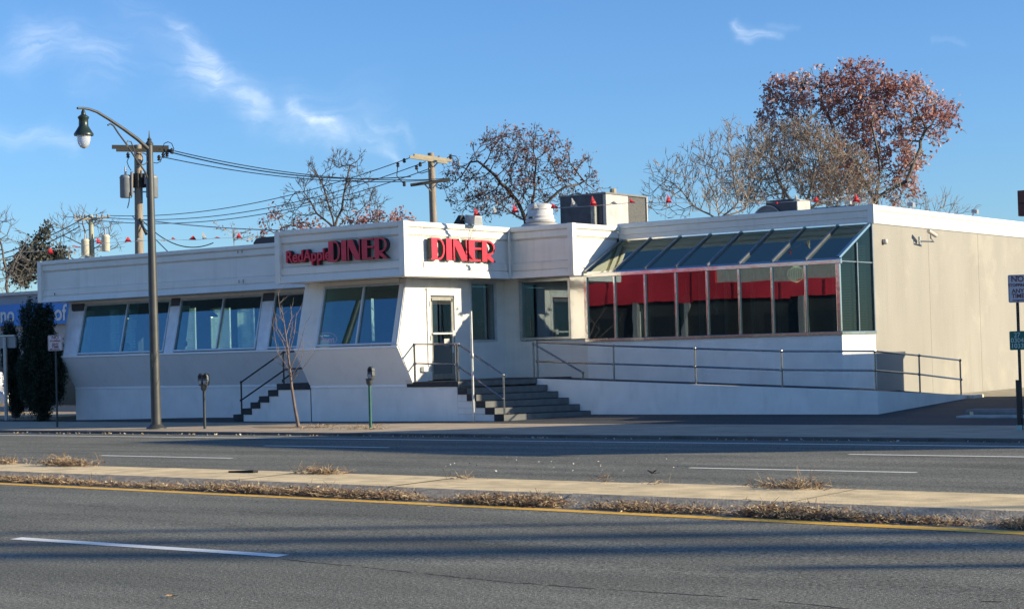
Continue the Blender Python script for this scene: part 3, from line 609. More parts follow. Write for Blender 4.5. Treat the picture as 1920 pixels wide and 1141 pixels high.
Rl=(1.05,[[(.0,0),(.36,0),(.36,1),(.0,1)],[(.36,.93),(.36,1),(.5,1),(.5,.93)],[(.36,.30),(.36,.38),(.5,.38),(.5,.30)],[(.34,.32),(.52,.32),(1.02,-.02),(.72,-.02),(.34,.18)]]+ringp(.5,.65,.46,.35,.11,-90,90))
DIN=[Dl,Il,Nl,El,Rl]; Wt=sum(s[0] for s in DIN)
y0=at(803,465,0,-28.45).y; y1=at(924,465,0,-28.45).y; hB=.56
prism_letters(DIN,(-28.55,y0+.03,4.15),(0,1,0),(0,0,1),hB,(y1-y0)/(Wt*hB),.14,.05,'bright sunlit red DINER letters on the fascia above the glass door','letter_sign')
x0=xa(620,470,33.95); x1=xa(732,470,33.95)
prism_letters(DIN,(x0,34.05,4.19),(1,0,0),(0,0,1),.53,(x1-x0)/(Wt*.53),.14,.05,'shaded red DINER letters on the left-facing fascia, joined to smaller RedApple lettering','letter_sign')
xm_=(xa(538,480,33.95)+xa(620,478,33.95))/2
t=thing('letter_sign',(xm_,34.0,4.2),'small red RedApple lettering left of the shaded DINER letters','sign')
mb=text_mb('RedApple',.43,(xm_,33.96,4.385),(1,0,0),(0,0,1),.05,bold=.008); w_=max(v[0] for v in mb.v)-min(v[0] for v in mb.v); s_=(xa(621,478,33.95)-xa(538,480,33.95))/w_
mb.v=[(xm_+(v[0]-xm_)*s_,v[1],v[2]) for v in mb.v]; mb.build('lettering',REDL,t)
mb2=text_mb('RedApple',.43,(xm_,34.03,4.385),(1,0,0),(0,0,1),.068,bold=.022); mb2.v=[(xm_+(v[0]-xm_)*s_+.015,v[1],v[2]) for v in mb2.v]; mb2.build('backing',LBACK,t)
# neon and notices in the windows
NEON=mat('dim_neon_tube',(.5,.12,.16),.4,emit=(.9,.25,.3),estr=.2)
c0=at(612,637,1,34.75); t=thing('neon_sign',tuple(c0),'dim pink neon Open sign hanging low in the left pane of the bay window','sign')
mb=text_mb('Open',.26,tuple(c0),(1,0,0),(0,.1,1),.008); mb.build('tubing',NEON,t)
mb=MB(); mb.tube([(c0.x+.42*math.cos(a_)*.9,c0.y,c0.z+.02+.17*math.sin(a_)) for a_ in [i*2*math.pi/28 for i in range(29)]],.006,5); mb.build('ring',NEON,t)
yy=at(903,603,0,XW-.1); t=thing('window_notice',tuple(yy),'small framed OPEN notice inside the tall window beside the door','sign')
mb=MB(); mb.box(XW-.13,XW-.10,yy.y-.16,yy.y+.16,yy.z-.09,yy.z+.09); mb.build('board',mat('notice_frame',(.5,.53,.55),.5),t)
mb=MB(); mb.box(XW-.10,XW-.097,yy.y-.14,yy.y+.14,yy.z-.07,yy.z+.07); mb.build('face',mat('notice_dark',(.04,.05,.06),.5),t)
text_mb('OPEN',.11,(XW-.096,yy.y,yy.z),(0,1,0),(0,0,1),.004).build('lettering',mat('notice_white',(.7,.75,.78),.5),t)
# string-light ornament in the sunroom
c0=at(1493,514,1,YS+.07); GOLD=mat('gold_string',(.65,.52,.25),.4,emit=(1,.85,.5),estr=.9)
t=thing('light_ornament',tuple(c0),'round ornament of pale string lights hanging behind the second-last sunroom pane','ornament')
mb=MB()
for k in range(4):
    rx=(.03,.10,.17,.24)[k]; mb.tube([(c0.x+rx*math.cos(a_),c0.y,c0.z+.2*math.sin(a_)*(1 if k<3 else .9)) for a_ in [i*2*math.pi/24 for i in range(25)]],.0045,5)
mb.build('light_string',GOLD,t); mb=MB(); mb.tube([(c0.x-.1,c0.y,c0.z+.21),(c0.x+.1,c0.y,c0.z+.21)],.012,6); mb.build('crossbar',GOLD,t)
for px_,py_ in ((1287,566),(1344,570)):
    c0=at(px_,py_,1,YS+.5); t=tag(MB().lathe((c0.x,c0.y,c0.z-.28),[(.01,0),(.05,.04),(.03,.12),(.08,.2),(.10,.32),(.085,.44),(.03,.5),(.01,.9)],14).build('pendant_lamp',mat('lamp_glass',(.35,.38,.36),.3),smooth=True),
      'pendant lamp of pale glass hanging in the sunroom behind the '+('fourth' if px_<1300 else 'fifth')+' pane from the left','lamp')
for px_,py_,lb in ((240,590,'dark bell-shaped pendant lamp hanging behind the second diner window pane'),(397,588,'small pendant lamp with a glowing bulb behind the third diner window pane')):
    c0=at(px_,py_,1,39.6); t=thing('pendant_lamp',tuple(c0),lb,'lamp')
    MB().lathe((c0.x,c0.y,c0.z-.1),[(.2,0),(.19,.05),(.10,.13),(.03,.2),(.02,.26)],16).build('shade',BLACK,t,smooth=True)
    mb=MB(); mb.tube([(c0.x,c0.y,c0.z+.15),(c0.x,c0.y,3.72)],.008,5); mb.build('cord',BLACK,t)
    MB().lathe((c0.x,c0.y,c0.z-.13),[(.01,0),(.04,.03),(.04,.07),(.01,.1)],10).build('bulb',mat('warm_bulb',(.9,.8,.6),.4,emit=(1,.75,.45),estr=3),t,smooth=True)
# ---- rooftop equipment
PALE=mat('pale_unit_metal',(.42,.40,.38),.6,nscale=3,namt=.15); DKU=mat('dark_unit_metal',(.055,.06,.07),.6,nscale=4,namt=.3)
a=at(1135,360,1,44.0); b=at(1050,372,1,44.0); c=at(1177,372,0,a.x); d=at(1212,378,0,a.x); zt_=a.z
t=thing('rooftop_unit',(a.x-.8,45,4.86),'large boxy air-handling unit on the roof with front coloured dark as shade and pale side','air unit')
mb=MB(); mb.box(b.x,a.x,44.02,c.y,4.87,zt_-.05); mb.build('housing',PALE,t,bevel=.01)
mb=MB(); mb.box(b.x-.04,a.x+.03,43.97,d.y,zt_-.05,zt_); mb.build('lid',mat('unit_lid',(.16,.15,.15),.6),t)
mb=MB(); mb.box(b.x+.02,a.x-.12,43.97,44.018,4.9,zt_-.06); mb.build('shaded_front',DKU,t)  # dark sheet puts the shade of the front face into its colour
mb=MB(); mb.box(b.x,a.x-.02,c.y,d.y,4.87,zt_-.06); mb.build('coil_panel',mat('coil_mesh',(.07,.07,.068),.7,nscale=30,namt=.5),t)
mb=MB(); mb.bar((a.x,d.y,4.87),(a.x,d.y,zt_),.05); mb.bar((a.x-.02,c.y,4.87),(a.x-.02,c.y,zt_-.05),.03); mb.build('corner_post',PALE,t)
mb=MB(); mb.box(a.x-.42,a.x-.27,43.80,43.97,4.9,6.1); mb.build('duct',mat('duct_metal',(.22,.22,.2),.5,nscale=10,namt=.4),t,bevel=.02)
mb=MB(); mb.box(b.x+.25,b.x+.7,43.9,43.97,4.9,5.3); mb.build('access_hatch',mat('hatch_grey',(.16,.17,.18),.5),t)
mb=MB(); mb.lathe((a.x-.2,c.y-.5,zt_),[(.10,0),(.10,.14),(.08,.16)],10); mb.build('vent_stub',mat('tan_vent',(.35,.3,.2),.7),t)
c0=at(1013,414,1,42.0); zt_=at(1013,381,1,42).z
t=thing('exhaust_fan',(c0.x,42,4.8),'round pale metal exhaust fan with domed cap behind the entrance fascia','fan')
mb=MB(); mb.lathe((c0.x,42,4.8),[(.56,0),(.56,.62),(.50,.66)],28); mb.build('base',PALE,t,smooth=True)
mb=MB(); mb.lathe((c0.x,42,5.47),[(.30,0),(.42,.02),(.45,.08),(.40,.14),(.41,.2),(.37,.26),(.38,zt_-5.47-.08),(.30,zt_-5.47-.02),(.1,zt_-5.47)],28); mb.build('cowl',mat('white_cowl',(.55,.54,.52),.5),t,smooth=True)
p=at(996,408,1,41.45); mb=MB(); mb.box(p.x-.07,p.x+.07,41.42,41.47,p.z-.03,p.z+.03); mb.build('slot',BLACK,t)
a=at(1493,372,1,43.5); b=at(1412,378,1,43.5); d=at(1517,374,0,a.x)
t=thing('rooftop_unit',(a.x-.7,44,4.9),'low dark rooftop unit with a round curved panel and pale end','air unit')
mb=MB(); mb.box(b.x+.4,a.x,43.5,d.y,4.9,a.z); mb.build('housing',DKU,t,bevel=.01); mb=MB(); mb.box(a.x,a.x+.03,43.5,d.y,4.9,a.z-.02); mb.build('end_panel',PALE,t)
mb=MB(); mb.add([(b.x+.45+.5*math.cos(R(i*12)),43.46+k*.04,4.98+.6*math.sin(R(i*12))) for k in range(2) for i in range(16)],[tuple(range(16)),tuple(range(31,15,-1))]+[(i,i+16,(i+1)%16+16,(i+1)%16) for i in range(16)]); mb.build('round_panel',mat('round_grey',(.13,.14,.15),.5),t)
mb=MB(); mb.tube([(b.x+.45+.51*math.cos(R(i*12)),43.44,4.98+.61*math.sin(R(i*12))) for i in range(16)],.015,5); mb.build('rim',PALE,t)
a=at(1600,381,1,43.0); b=at(1520,386,1,43.0)
t=thing('rooftop_unit',(a.x-.7,43.4,4.9),'flat black rooftop unit near the corner of the beige wall','air unit')
mb=MB(); mb.box(b.x,a.x,43,44.2,4.9,a.z-.12); mb.build('housing',BLACK,t); mb=MB(); mb.box(b.x+.1,a.x+.05,42.95,44.3,a.z-.12,a.z-.05); mb.build('lid',DKU,t)
a=at(475,446,1,40.0)
t=thing('rooftop_unit',(a.x+.7,40.3,4.8),'black curved rooftop unit half hidden behind the left fascia','air unit')
mb=MB(); mb.prism([(a.x,4.8),(a.x,a.z-.15),(a.x+.12,a.z-.03),(a.x+.3,a.z),(a.x+3,a.z),(a.x+3,4.8)],1,40,41.2); mb.build('housing',mat('navy_tarp',(.02,.022,.03),.5),t)
# floodlights and cameras
def spot(px_,py_,ax_,v_,lb,s=1,col=None):
    c=at(px_,py_,ax_,v_); t=thing('floodlight',tuple(c),lb,'floodlight'); col=col or mat('lamp_housing',(.42,.41,.38),.5)
    mb=MB(); mb.hexa([c+Vector(v)*s for v in ((-.05,-.16,-.05),(.20,-.19,-.10),(.20,.05,-.10),(-.05,.02,-.05),(-.05,-.13,.10),(.20,-.17,.06),(.20,.03,.06),(-.05,.0,.10))]); mb.build('head',col,t,bevel=.01)
    mb=MB(); mb.tube([c+Vector((.0,-.05,-.05))*s,c+Vector((-.08,.0,-.25))*s],.03*s,6); mb.build('bracket',GALV,t)
    mb=MB(); mb.quad(*[c+Vector(v)*s for v in ((.203,-.17,-.08),(.203,.03,-.08),(.203,.01,.04),(.203,-.15,.04))]); mb.build('lens',mat('lamp_lens',(.3,.3,.3),.1),t)
    return t
t=spot(885,413,0,-28.5,'white security floodlight mounted on the fascia top above the red DINER sign',1.5)
c=at(867,412,0,-28.6); mb=MB(); mb.hexa([c+Vector(v) for v in ((-.2,-.14,-.1),(.0,-.14,-.12),(.0,.12,-.12),(-.2,.1,-.1),(-.1,-.05,.12),(.0,-.05,.12),(.0,.1,.12),(-.1,.08,.12))]); mb.build('second_head',BLACK,t)
c=at(879,428,0,-28.4); mb=MB()
for dy in (-.1,.05,.14): mb.tube([c+Vector((0,dy*.3,.12)),c+Vector((.12,dy,-.02)),c+Vector((.03,dy*.6,-.16)),c+Vector((.0,dy*.2,-.34))],.009,5)
mb.build('cable',GALV,t)
spot(1706,384,0,-19.0,'small floodlight on the parapet of the beige wall, nearer its corner',.7)
spot(1826,397,0,-19.0,'small floodlight on the parapet of the beige wall, farther back',.7)
spot(1590,380,1,41.3,'tiny white floodlight just behind the parapet beside the black rooftop unit',.5)
c=at(1656,453,0,-18.9); t=thing('dome_camera',tuple(c),'small round camera fixed high on the beige wall near its corner','camera')
MB().lathe((c.x+.05,c.y,c.z-.07),[(.02,0),(.07,.03),(.075,.09),(.06,.13),(.02,.14)],14).build('dome',mat('camera_white',(.5,.47,.42),.5),t,smooth=True)
mb=MB(); mb.box(c.x,c.x+.05,c.y-.05,c.y+.05,c.z-.06,c.z+.06); mb.build('base',BLACK,t)
c=at(1724,452,0,-18.9); e_=at(1745,440,0,-18.5); t=thing('security_camera',tuple(c),'white bullet camera on a bracket high on the beige wall','camera')
mb=MB(); mb.box(-18.9,-18.87,c.y-.05,c.y+.05,c.z-.12,c.z+.12); mb.build('base',GALV,t)
mb=MB(); mb.tube([(-18.88,c.y,c.z),(-18.6,c.y+.25,c.z-.02),(-18.5,e_.y,c.z+.05),(e_.x,e_.y,e_.z)],.022,8); mb.build('arm',GALV,t)
mb=MB(); mb.tube([(e_.x-.02,e_.y-.1,e_.z+.10),(e_.x+.05,e_.y+.22,e_.z-.02)],.055,10); mb.build('body',mat('camera_white',(.5,.47,.42),.5),t,smooth=True)
# ---------------------------------------------------------------- street furniture
# lamp post at the kerb
LP=mat('bronze_green_paint',(.058,.060,.060),.5,metal=.2,nscale=3,namt=.15)
LG=mat('lantern_green',(.025,.042,.038),.35,metal=.3)
bx,by=-34.55,31.1; top=at(281,262,1,by)
t=thing('street_lamp',(bx,by,0),'tall dark street lamp with curved arm and hanging glass lantern at the kerb','street lamp')
mb=MB(); mb.lathe((bx,by,0),[(.26,0),(.26,.03),(.20,.06),(.15,.12)],16); mb.build('base',LP,t,smooth=True)
mb=MB(); mb.tube([(bx,by,.1),(bx-.02,by,top.z*.5),(bx-.03,by,top.z-.12)],[.130,.112,.085],18); mb.build('shaft',LP,t,smooth=True)
MB().lathe((bx-.03,by,top.z-.14),[(.10,0),(.105,.04),(.07,.09),(.05,.12),(.06,.15),(.02,.2),(.008,.38)],14).build('finial',LP,t,smooth=True)
pa=[at(px,py,0,bx-.03) for px,py in ((279,280),(258,261),(232,242),(205,224),(182,210),(168,205),(157,203),(145,203))]
mb=MB(); mb.tube(pa,[.055,.05,.045,.04,.036,.033,.03,.03],10); mb.build('arm',LP,t,smooth=True)
pb=[at(px,py,0,bx-.03) for px,py in ((277,334),(272,322),(255,298),(237,270),(222,250),(213,236),(207,232),(202,235))]
mb=MB(); mb.tube(pb,.022,8); mb.build('brace',LP,t,smooth=True)
pc=[at(px,py,0,bx-.03) for px,py in ((256,296),(251,280),(246,266),(240,264),(237,270),(238,276))]
mb=MB(); mb.tube(pc,.016,7)
pc=[at(267+10*math.cos(R(a_)),298+11*math.sin(R(a_)),0,bx-.03) for a_ in range(-140,150,20)]
mb.tube(pc,.014,7); mb.build('scroll',LP,t,smooth=True)
l0=at(156,205,0,bx-.03); s=.0152
MB().lathe((l0.x,l0.y,l0.z-.66),[(.17,0),(.24,.0),(.245,.04),(.22,.08),(.17,.16),(.12,.24),(.115,.40),(.14,.44),(.14,.47),(.06,.53),(.05,.60),(.02,.66)],22).build('lantern_hood',LG,t,smooth=True)
GL=bpy.data.materials.new('clear_globe'); GL.use_nodes=True; b_=GL.node_tree.nodes['Principled BSDF']; b_.inputs['Transmission Weight'].default_value=.55; b_.inputs['Roughness'].default_value=.04; b_.inputs['Base Color'].default_value=(.9,.92,.92,1)
MB().lathe((l0.x,l0.y,l0.z-1.02),[(.03,.04),(.085,.07),(.135,.14),(.165,.24),(.17,.35),(.16,.362)],22).build('globe',GL,t,smooth=True)
mb=MB(); mb.box(bx-.035,bx+.035,by-.135,by-.112,1.6,1.95); mb.build('access_plate',LG,t,bevel=.01)
# parking meters
MG=mat('meter_grey',(.10,.11,.115),.45,metal=.5,nscale=12,namt=.2); MGR=mat('green_post',(.015,.10,.075),.5); MDK=mat('dark_post',(.03,.04,.045),.6)
def meter(x,y,h,heads,post,lb,lean=0):
    t=thing('parking_meter',(x,y,0),lb,'parking meter','parking meters on the kerb')
    mb=MB(); mb.tube([(x-lean,y,-.02),(x,y,h-.42)],.036,10); mb.build('post',post,t,smooth=True)
    mb=MB(); mb.lathe((x,y,h-.46),[(.05,0),(.075,.04),(.085,.12),(.10,.16)],14); mb.build('collar',MG,t,smooth=True)
    for dx in heads:
        mb=MB(); prof_=[(-.055,0),(.055,0),(.082,.10),(.078,.2)]+[(.080*math.cos(R(a_)),.22+.10*math.sin(R(a_))) for a_ in range(0,181,15)]+[(-.082,.10)]
        mb.prism([(x+dx+u,h-.33+v) for u,v in prof_],1,y-.055,y+.055); hd=mb.build('head',MG,t,bevel=.015)
        mb=MB(); mb.prism([(x+dx+.06*math.cos(R(a_)),h-.10+.055*math.sin(R(a_))) for a_ in range(0,360,30)],1,y-.061,y-.054); mb.build('window',mat('meter_window',(.02,.025,.03),.1),hd)
        mb=MB(); mb.box(x+dx-.05,x+dx+.05,y-.062,y-.054,h-.29,h-.2); mb.build('coin_plate',GALV,hd,bevel=.006)
    return t
m1=at(384,802,1,31.3); meter(m1.x,31.3,1.42,(-.088,.088),MDK,'twin-headed parking meter on a dark post in front of the left windows')
m2=at(695,803,1,31.5); t_=meter(m2.x,31.5,1.50,(.06,),MGR,'single-headed parking meter on a bright green post in front of the bay',lean=.0)
# regulatory signs
SW=mat('sign_white',(.55,.53,.56),.5,nscale=6,namt=.06); SR_=mat('sign_maroon',(.16,.025,.04),.5); SGR=mat('sign_green',(.01,.14,.10),.5)
def plate(mb,c,r_,w_,h_,th=.006,rad=.03,n=4):
    c=Vector(c); r_=Vector(r_).normalized(); u=Vector((0,0,1)); nn=r_.cross(u); P=[]
    for sx,sz,a0 in ((1,1,0),(-1,1,90),(-1,-1,180),(1,-1,270)):
        for i in range(n+1):
            a_=R(a0+90*i/n); P.append(c+r_*(sx*(w_/2-rad)+rad*math.cos(a_))+u*(sz*(h_/2-rad)+rad*math.sin(a_)))
    mb.slab([p+nn*th for p in P],th); return nn
def stopsign(x,y,ztop,wd,hh,lb,arrow,postm,face):
    t=thing('street_sign',(x,y,0),lb,'road sign','no stopping signs')
    r_=Vector(face).normalized(); c=Vector((x,y,ztop-hh/2)); nn=r_.cross(Vector((0,0,1)))
    mb=MB(); mb.bar((x,y,-.02),(x,y,ztop-.05),.05,.03); mb.build('post',postm,t)
    mb=MB(); nn=plate(mb,c+nn*.038,r_,wd,hh); pl=mb.build('plate',SW,t)
    f=c+nn*.0455
    def rot(mb): return mb
    for s_,dz,sz_ in (('NO',.34,.185),('STOPPING',.12,.093),('ANY',-.09,.135),('TIME',-.27,.135)):
        mb=text_mb(s_,sz_*hh/.62*.98,f+Vector((0,0,dz*hh)),r_,(0,0,1),.003,bold=.0025); mb.build('lettering',SR_,pl)
    mb=MB(); z0=f.z-.42*hh
    mb.slab([f+r_*(-.3*wd)+Vector((0,0,-.42*hh-.009)),f+r_*(.3*wd)+Vector((0,0,-.42*hh-.009)),f+r_*(.3*wd)+Vector((0,0,-.42*hh+.009)),f+r_*(-.3*wd)+Vector((0,0,-.42*hh+.009))],.002)
    if arrow: mb.slab([f+r_*(-.4*wd)+Vector((0,0,-.42*hh)),f+r_*(-.26*wd)+Vector((0,0,-.42*hh-.035)),f+r_*(-.26*wd)+Vector((0,0,-.42*hh+.035))],.002)
    mb.build('arrow',SR_,pl)
    mb=MB(); rim=[f+r_*a_*(wd/2-.018)+Vector((0,0,b_*(hh/2-.018))) for a_,b_ in ((-1,-1),(1,-1),(1,1),(-1,1))]
    for i in range(4): mb.bar(rim[i],rim[(i+1)%4],.006,.002,up=nn)
    mb.build('border',SR_,pl)
    mb=MB()
    for z in (c.z+hh*.43,c.z-hh*.44): mb.tube([f+Vector((0,0,z-c.z)),f+nn*.012+Vector((0,0,z-c.z))],.012,6)
    mb.build('bolt',BLACK,pl)
    return t,nn,r_
pT=at(104,628,1,31.6); h_=pT.z; pB_=at(104,657,1,31.6); e1_=at(92,640,1,31.6).x; e2_=at(116,640,1,31.6).x
stopsign(pT.x,31.6,h_,.40,h_-pB_.z,'NO STOPPING ANY TIME sign on a dark post in front of the junipers',True,MDK,(math.cos(PSI)*.9,math.sin(PSI)*.9,0))
pT=at(1906,515,1,32.8); pB_=at(1906,567,1,32.8)
hh_=pT.z-pB_.z; wd_=hh_*.68
t,nn,r_=stopsign(pT.x,32.8,pT.z,wd_,hh_,'NO STOPPING ANY TIME sign on a perforated post, green number plate below it',False,mat('black_post',(.02,.02,.022),.5,metal=.5),(math.cos(PSI),math.sin(PSI),0))
mb=MB(); z=.25
while z<pB_.z-.03:
    mb.tube([Vector((pT.x,32.8,z))+nn*.0145,Vector((pT.x,32.8,z))+nn*.0165],.010,6); z+=.05
mb.build('perforation',mat('hole_glint',(.55,.55,.55),.6),t)
c=at(1906,638,1,32.8)
mb=MB(); plate(mb,Vector((c.x,32.8,c.z))+nn*.042,r_,.29,.36,rad=.025); g_=mb.build('number_plate',SGR,t)
for s_,dz in (('27',.105),('0304',.0),('1033',-.105)): text_mb(s_,.125,Vector((c.x,32.8,c.z+dz))+nn*.0495,r_,(0,0,1),.003).build('lettering',mat('sign_pale',(.6,.68,.64),.5),g_)
mb=MB(); mb.tube([(c.x,32.8,-.01),(c.x,32.8,.95)],.045,10); mb.build('sleeve',BLACK,t,smooth=True)
mb=MB(); mb.tube([(c.x,32.8,-.01),(c.x,32.8,.09)],.065,12); mb.build('foot_cap',mat('pale_green_cap',(.35,.48,.42),.7),t,smooth=True)
# left grey board on a pole
a=at(12,786,2,0.0); c=at(8,640,1,a.y)
t=thing('street_sign',(a.x,a.y,0),'grey boxy sign board on a steel pole at the far left edge','sign')
mb=MB(); mb.tube([(a.x,a.y,-.02),(a.x,a.y,at(12,632,1,a.y).z)],.055,10); mb.build('post',GALV,t,smooth=True)
e=at(25,630,1,a.y); mb=MB(); mb.box(e.x-1.5,e.x,a.y+.06,a.y+.12,at(20,652,1,a.y).z,e.z); mb.build('board',mat('board_grey',(.30,.31,.30),.6),t,bevel=.01)
mb=MB(); mb.box(e.x-1.52,e.x+.02,a.y+.02,a.y+.14,e.z,e.z+.05); mb.build('cap',GALV,t)
# ---------------------------------------------------------------- neighbouring store with the blue sign
yb=44.0
t=thing('store_building',(-58,yb,0),'white one-storey shop with a wide blue sign band, left of the diner','building')
zt_=at(40,547,1,yb).z; xr_=-49.5
mb=MB(); mb.box(-85,xr_,yb,yb+14,-.6,zt_-.12); mb.build('wall',mat('store_white',(.40,.40,.40),.8,nscale=1,namt=.1),t)
mb=MB(); mb.box(-85.2,xr_+.15,yb-.15,yb+14.2,zt_-.12,zt_); mb.build('roof_edge',mat('roof_edge_white',(.55,.54,.5),.7),t)
z1=at(30,571,1,yb).z; z0=at(30,611,1,yb).z; xe=at(137,590,1,yb-.3).x
mb=MB(); mb.box(-80,xe,yb-.32,yb-.02,z0,z1); sg=mb.build('sign_band',mat('blue_sign',(.02,.19,.58),.45,nscale=1,namt=.1),t)
SWH=mat('sign_letter_white',(.62,.62,.60),.5)
p=at(17,592,1,yb-.33); text_mb('no',.86,(p.x-.1,yb-.325,p.z+.02),(1,0,0),(0,0,1),.02,bold=.015).build('lettering',SWH,sg)
p=at(113,588,1,yb-.33); text_mb('of',.86,(p.x,yb-.325,p.z+.02),(1,0,0),(0,0,1),.02,bold=.015).build('lettering',SWH,sg)
mb=MB(); mb.box(-79,-49.9,yb-.03,yb-.004,.15,1.95); wf=mb.build('shop_window',mat('dark_shop_window',(.02,.025,.03),.35),t)
mb=MB()
for i in range(14): mb.box(-79+i*2.2,-78.92+i*2.2,yb-.06,yb-.03,.15,1.95)
mb.box(-79,-49.9,yb-.06,yb-.03,1.95,2.05); mb.build('mullion',GALV,wf)
# distant far backdrop house roofs to the left
# car by the store
t=thing('parked_car',(-55,40.2,0),'front end of a white car parked at the left edge of the picture','car')
cx=at(25,735,1,40.3).x; CW=mat('white_car_paint',(.62,.63,.64),.2,nscale=1,namt=.02); 
pr=[(0,.35),(.0,.62),(-.06,.78),(-.95,.98),(-1.15,1.02),(-1.75,1.48),(-2.1,1.55),(-3.4,1.56),(-4.1,1.2),(-4.5,1.1),(-4.55,.4),(-4.3,.28),(-.3,.25)]
mb=MB(); mb.prism([(cx+u,v) for u,v in pr],1,39.45,41.2); mb.build('body',CW,t,bevel=.07)
mb=MB(); mb.prism([(cx+u,v) for u,v in ((-1.25,1.03),(-1.82,1.44),(-2.55,1.48),(-2.55,1.03))],1,39.435,39.448); mb.prism([(cx+u,v) for u,v in ((-2.65,1.03),(-2.65,1.48),(-3.35,1.49),(-3.9,1.08))],1,39.435,39.448); mb.build('side_window',mat('car_glass',(.01,.012,.015),.05),t)
for wx in (-.85,-3.6):
    mb=MB(); mb.prism([(cx+wx+.34*math.cos(R(a_)),.33+.34*math.sin(R(a_))) for a_ in range(0,360,15)],1,39.40,39.62); w2=mb.build('wheel',RUBBER,t,bevel=.03)
    mb=MB(); mb.prism([(cx+wx+.22*math.cos(R(a_)),.33+.22*math.sin(R(a_))) for a_ in range(0,360,20)],1,39.385,39.41); mb.build('rim',GALV,w2)
mb=MB(); mb.box(cx-.25,cx-.02,39.43,39.7,.66,.8); mb.build('headlight',mat('headlamp',(.5,.5,.5),.1),t)
# ---------------------------------------------------------------- unseen gabled building shaped to cast the road shade, red shop across the street (seen in the glass)
t=thing('shade_caster_building',(-3,40,0),'unseen gabled building beyond the right edge, shaped to shade the road and ramp','building')
mb=MB(); mb.prism([(34.6,-.4),(34.6,7.0),(41.4,10.6),(50.0,4.5),(50.0,-.4)],0,1.9,3.4); mb.build('wall',mat('caster_siding',(.3,.27,.22),.8),t)
mb=MB(); mb.prism([(34.3,6.87),(34.3,7.07),(41.4,10.82),(50.3,4.5),(50.3,4.3),(41.4,10.62)],0,1.75,3.55); mb.build('roof',mat('shingle',(.08,.07,.065),.9),t)
mb=MB(); mb.box(3.42,24,39.6,50,-.4,6.0); mb.build('rear_wing',mat('caster_siding',(.3,.27,.22),.8),t); mb=MB(); mb.box(3.56,24.2,39.3,50.2,6.0,6.15); mb.build('rear_roof',MATS['shingle'],t)
t=thing('added_shade_shed',(-11,42,0),'low unseen shed added beyond the right edge to shade the ramp corner','shed')  # unseen box added so its shadow falls on the ramp corner
mb=MB(); mb.box(-13.9,-9.0,39.6,44.65,-.2,3.02); mb.build('wall',mat('caster_siding',(.3,.27,.22),.8),t)
mb=MB(); mb.box(-14.0,-8.9,39.5,44.75,3.02,3.11); mb.build('roof',MATS['shingle'],t)
t=thing('red_shop_building',(-58,-15,0),'red-banded shop across the street, reflected in the sunroom glass','building')
REDW=mat('red_metal_band',(.62,.035,.055),.45,nscale=.25,namt=.3)
mb=MB(); mb.box(-96,-36,-29,-15,-.3,4.5); mb.build('wall',mat('shop_dark_front',(.035,.038,.04),.5,nscale=.5,namt=.4),t)
mb=MB(); mb.box(-96,-53.2,-29.2,-14.7,4.5,7.3); mb.box(-53.19,-36,-29.2,-14.71,4.5,5.5); mb.build('red_band',REDW,t)
mb=MB(); mb.box(-53.19,-36,-29.2,-14.9,5.5,7.6); mb.build('upper_wall',mat('shop_pale_upper',(.40,.40,.36),.8),t)
mb=MB(); mb.box(-63.6,-61.9,-14.69,-14.6,5.9,7.1); mb.build('sign_board',mat('shop_board',(.5,.5,.46),.7),t)
for x in range(-94,-36,3):
    mb=MB(); mb.box(x,x+.10,-14.69,-14.65,4.55,7.25 if x<-54 else 5.45); mb.build('band_seam',mat('red_seam',(.25,.015,.025),.6),t)
for x in (-88,-80,-71.5,-64,-59,-55.5,-47.5,-40):
    mb=MB(); mb.box(x,x+.35,-14.95,-14.6,-.1,4.49); mb.build('pillar',mat('shop_pillar',(.22,.23,.24),.6),t)
for x,w_,z_ in ((-62.5,1.6,2.2),(-50.5,2.2,1.7),(-45,1.2,2.6)):
    mb=MB(); mb.box(x,x+w_,-14.9,-14.85,.6,z_); mb.build('window_poster',mat('poster_grey',(.28,.30,.30),.6),t)
for x in (-90,-82,-74,-66,-58,-50,-42):
    mb=MB(); mb.box(x,x+5.5,-15,-14.97,.4,3.6); mb.build('shop_window',mat('dark_shop_window',(.02,.025,.03),.35),t)
mb=MB(); mb.add([(-110,-15,-.12),(60,-15,-.12),(60,-3.5,-.12),(-110,-3.5,-.12)],[(0,1,2,3)]); struct('far_sidewalk',mb,CONC)
# brown post-top sign at the right edge
BY=82.0; c=at(1914,380,1,BY); t=thing('brown_sign',(c.x+.35,BY,0),'dark reddish-brown box standing above the beige wall at the right edge','sign')
x0=at(1908,380,1,BY).x; z1=at(1912,357,1,BY).z; z0=at(1912,405,1,BY).z
mb=MB(); mb.box(x0,x0+1.6,BY,BY+.4,z0,z1); mb.build('box',mat('brown_box',(.16,.065,.05),.7,nscale=3,namt=.2),t,bevel=.02)
mb=MB(); mb.box(x0+.02,x0+1.6,BY-.03,BY,(z0+z1)/2-.02,(z0+z1)/2+.02); mb.build('seam',BLACK,t)
mb=MB(); mb.tube([(x0+.9,BY+.2,-.1),(x0+.9,BY+.2,z0)],.1,10); mb.build('post',BLACK,t)
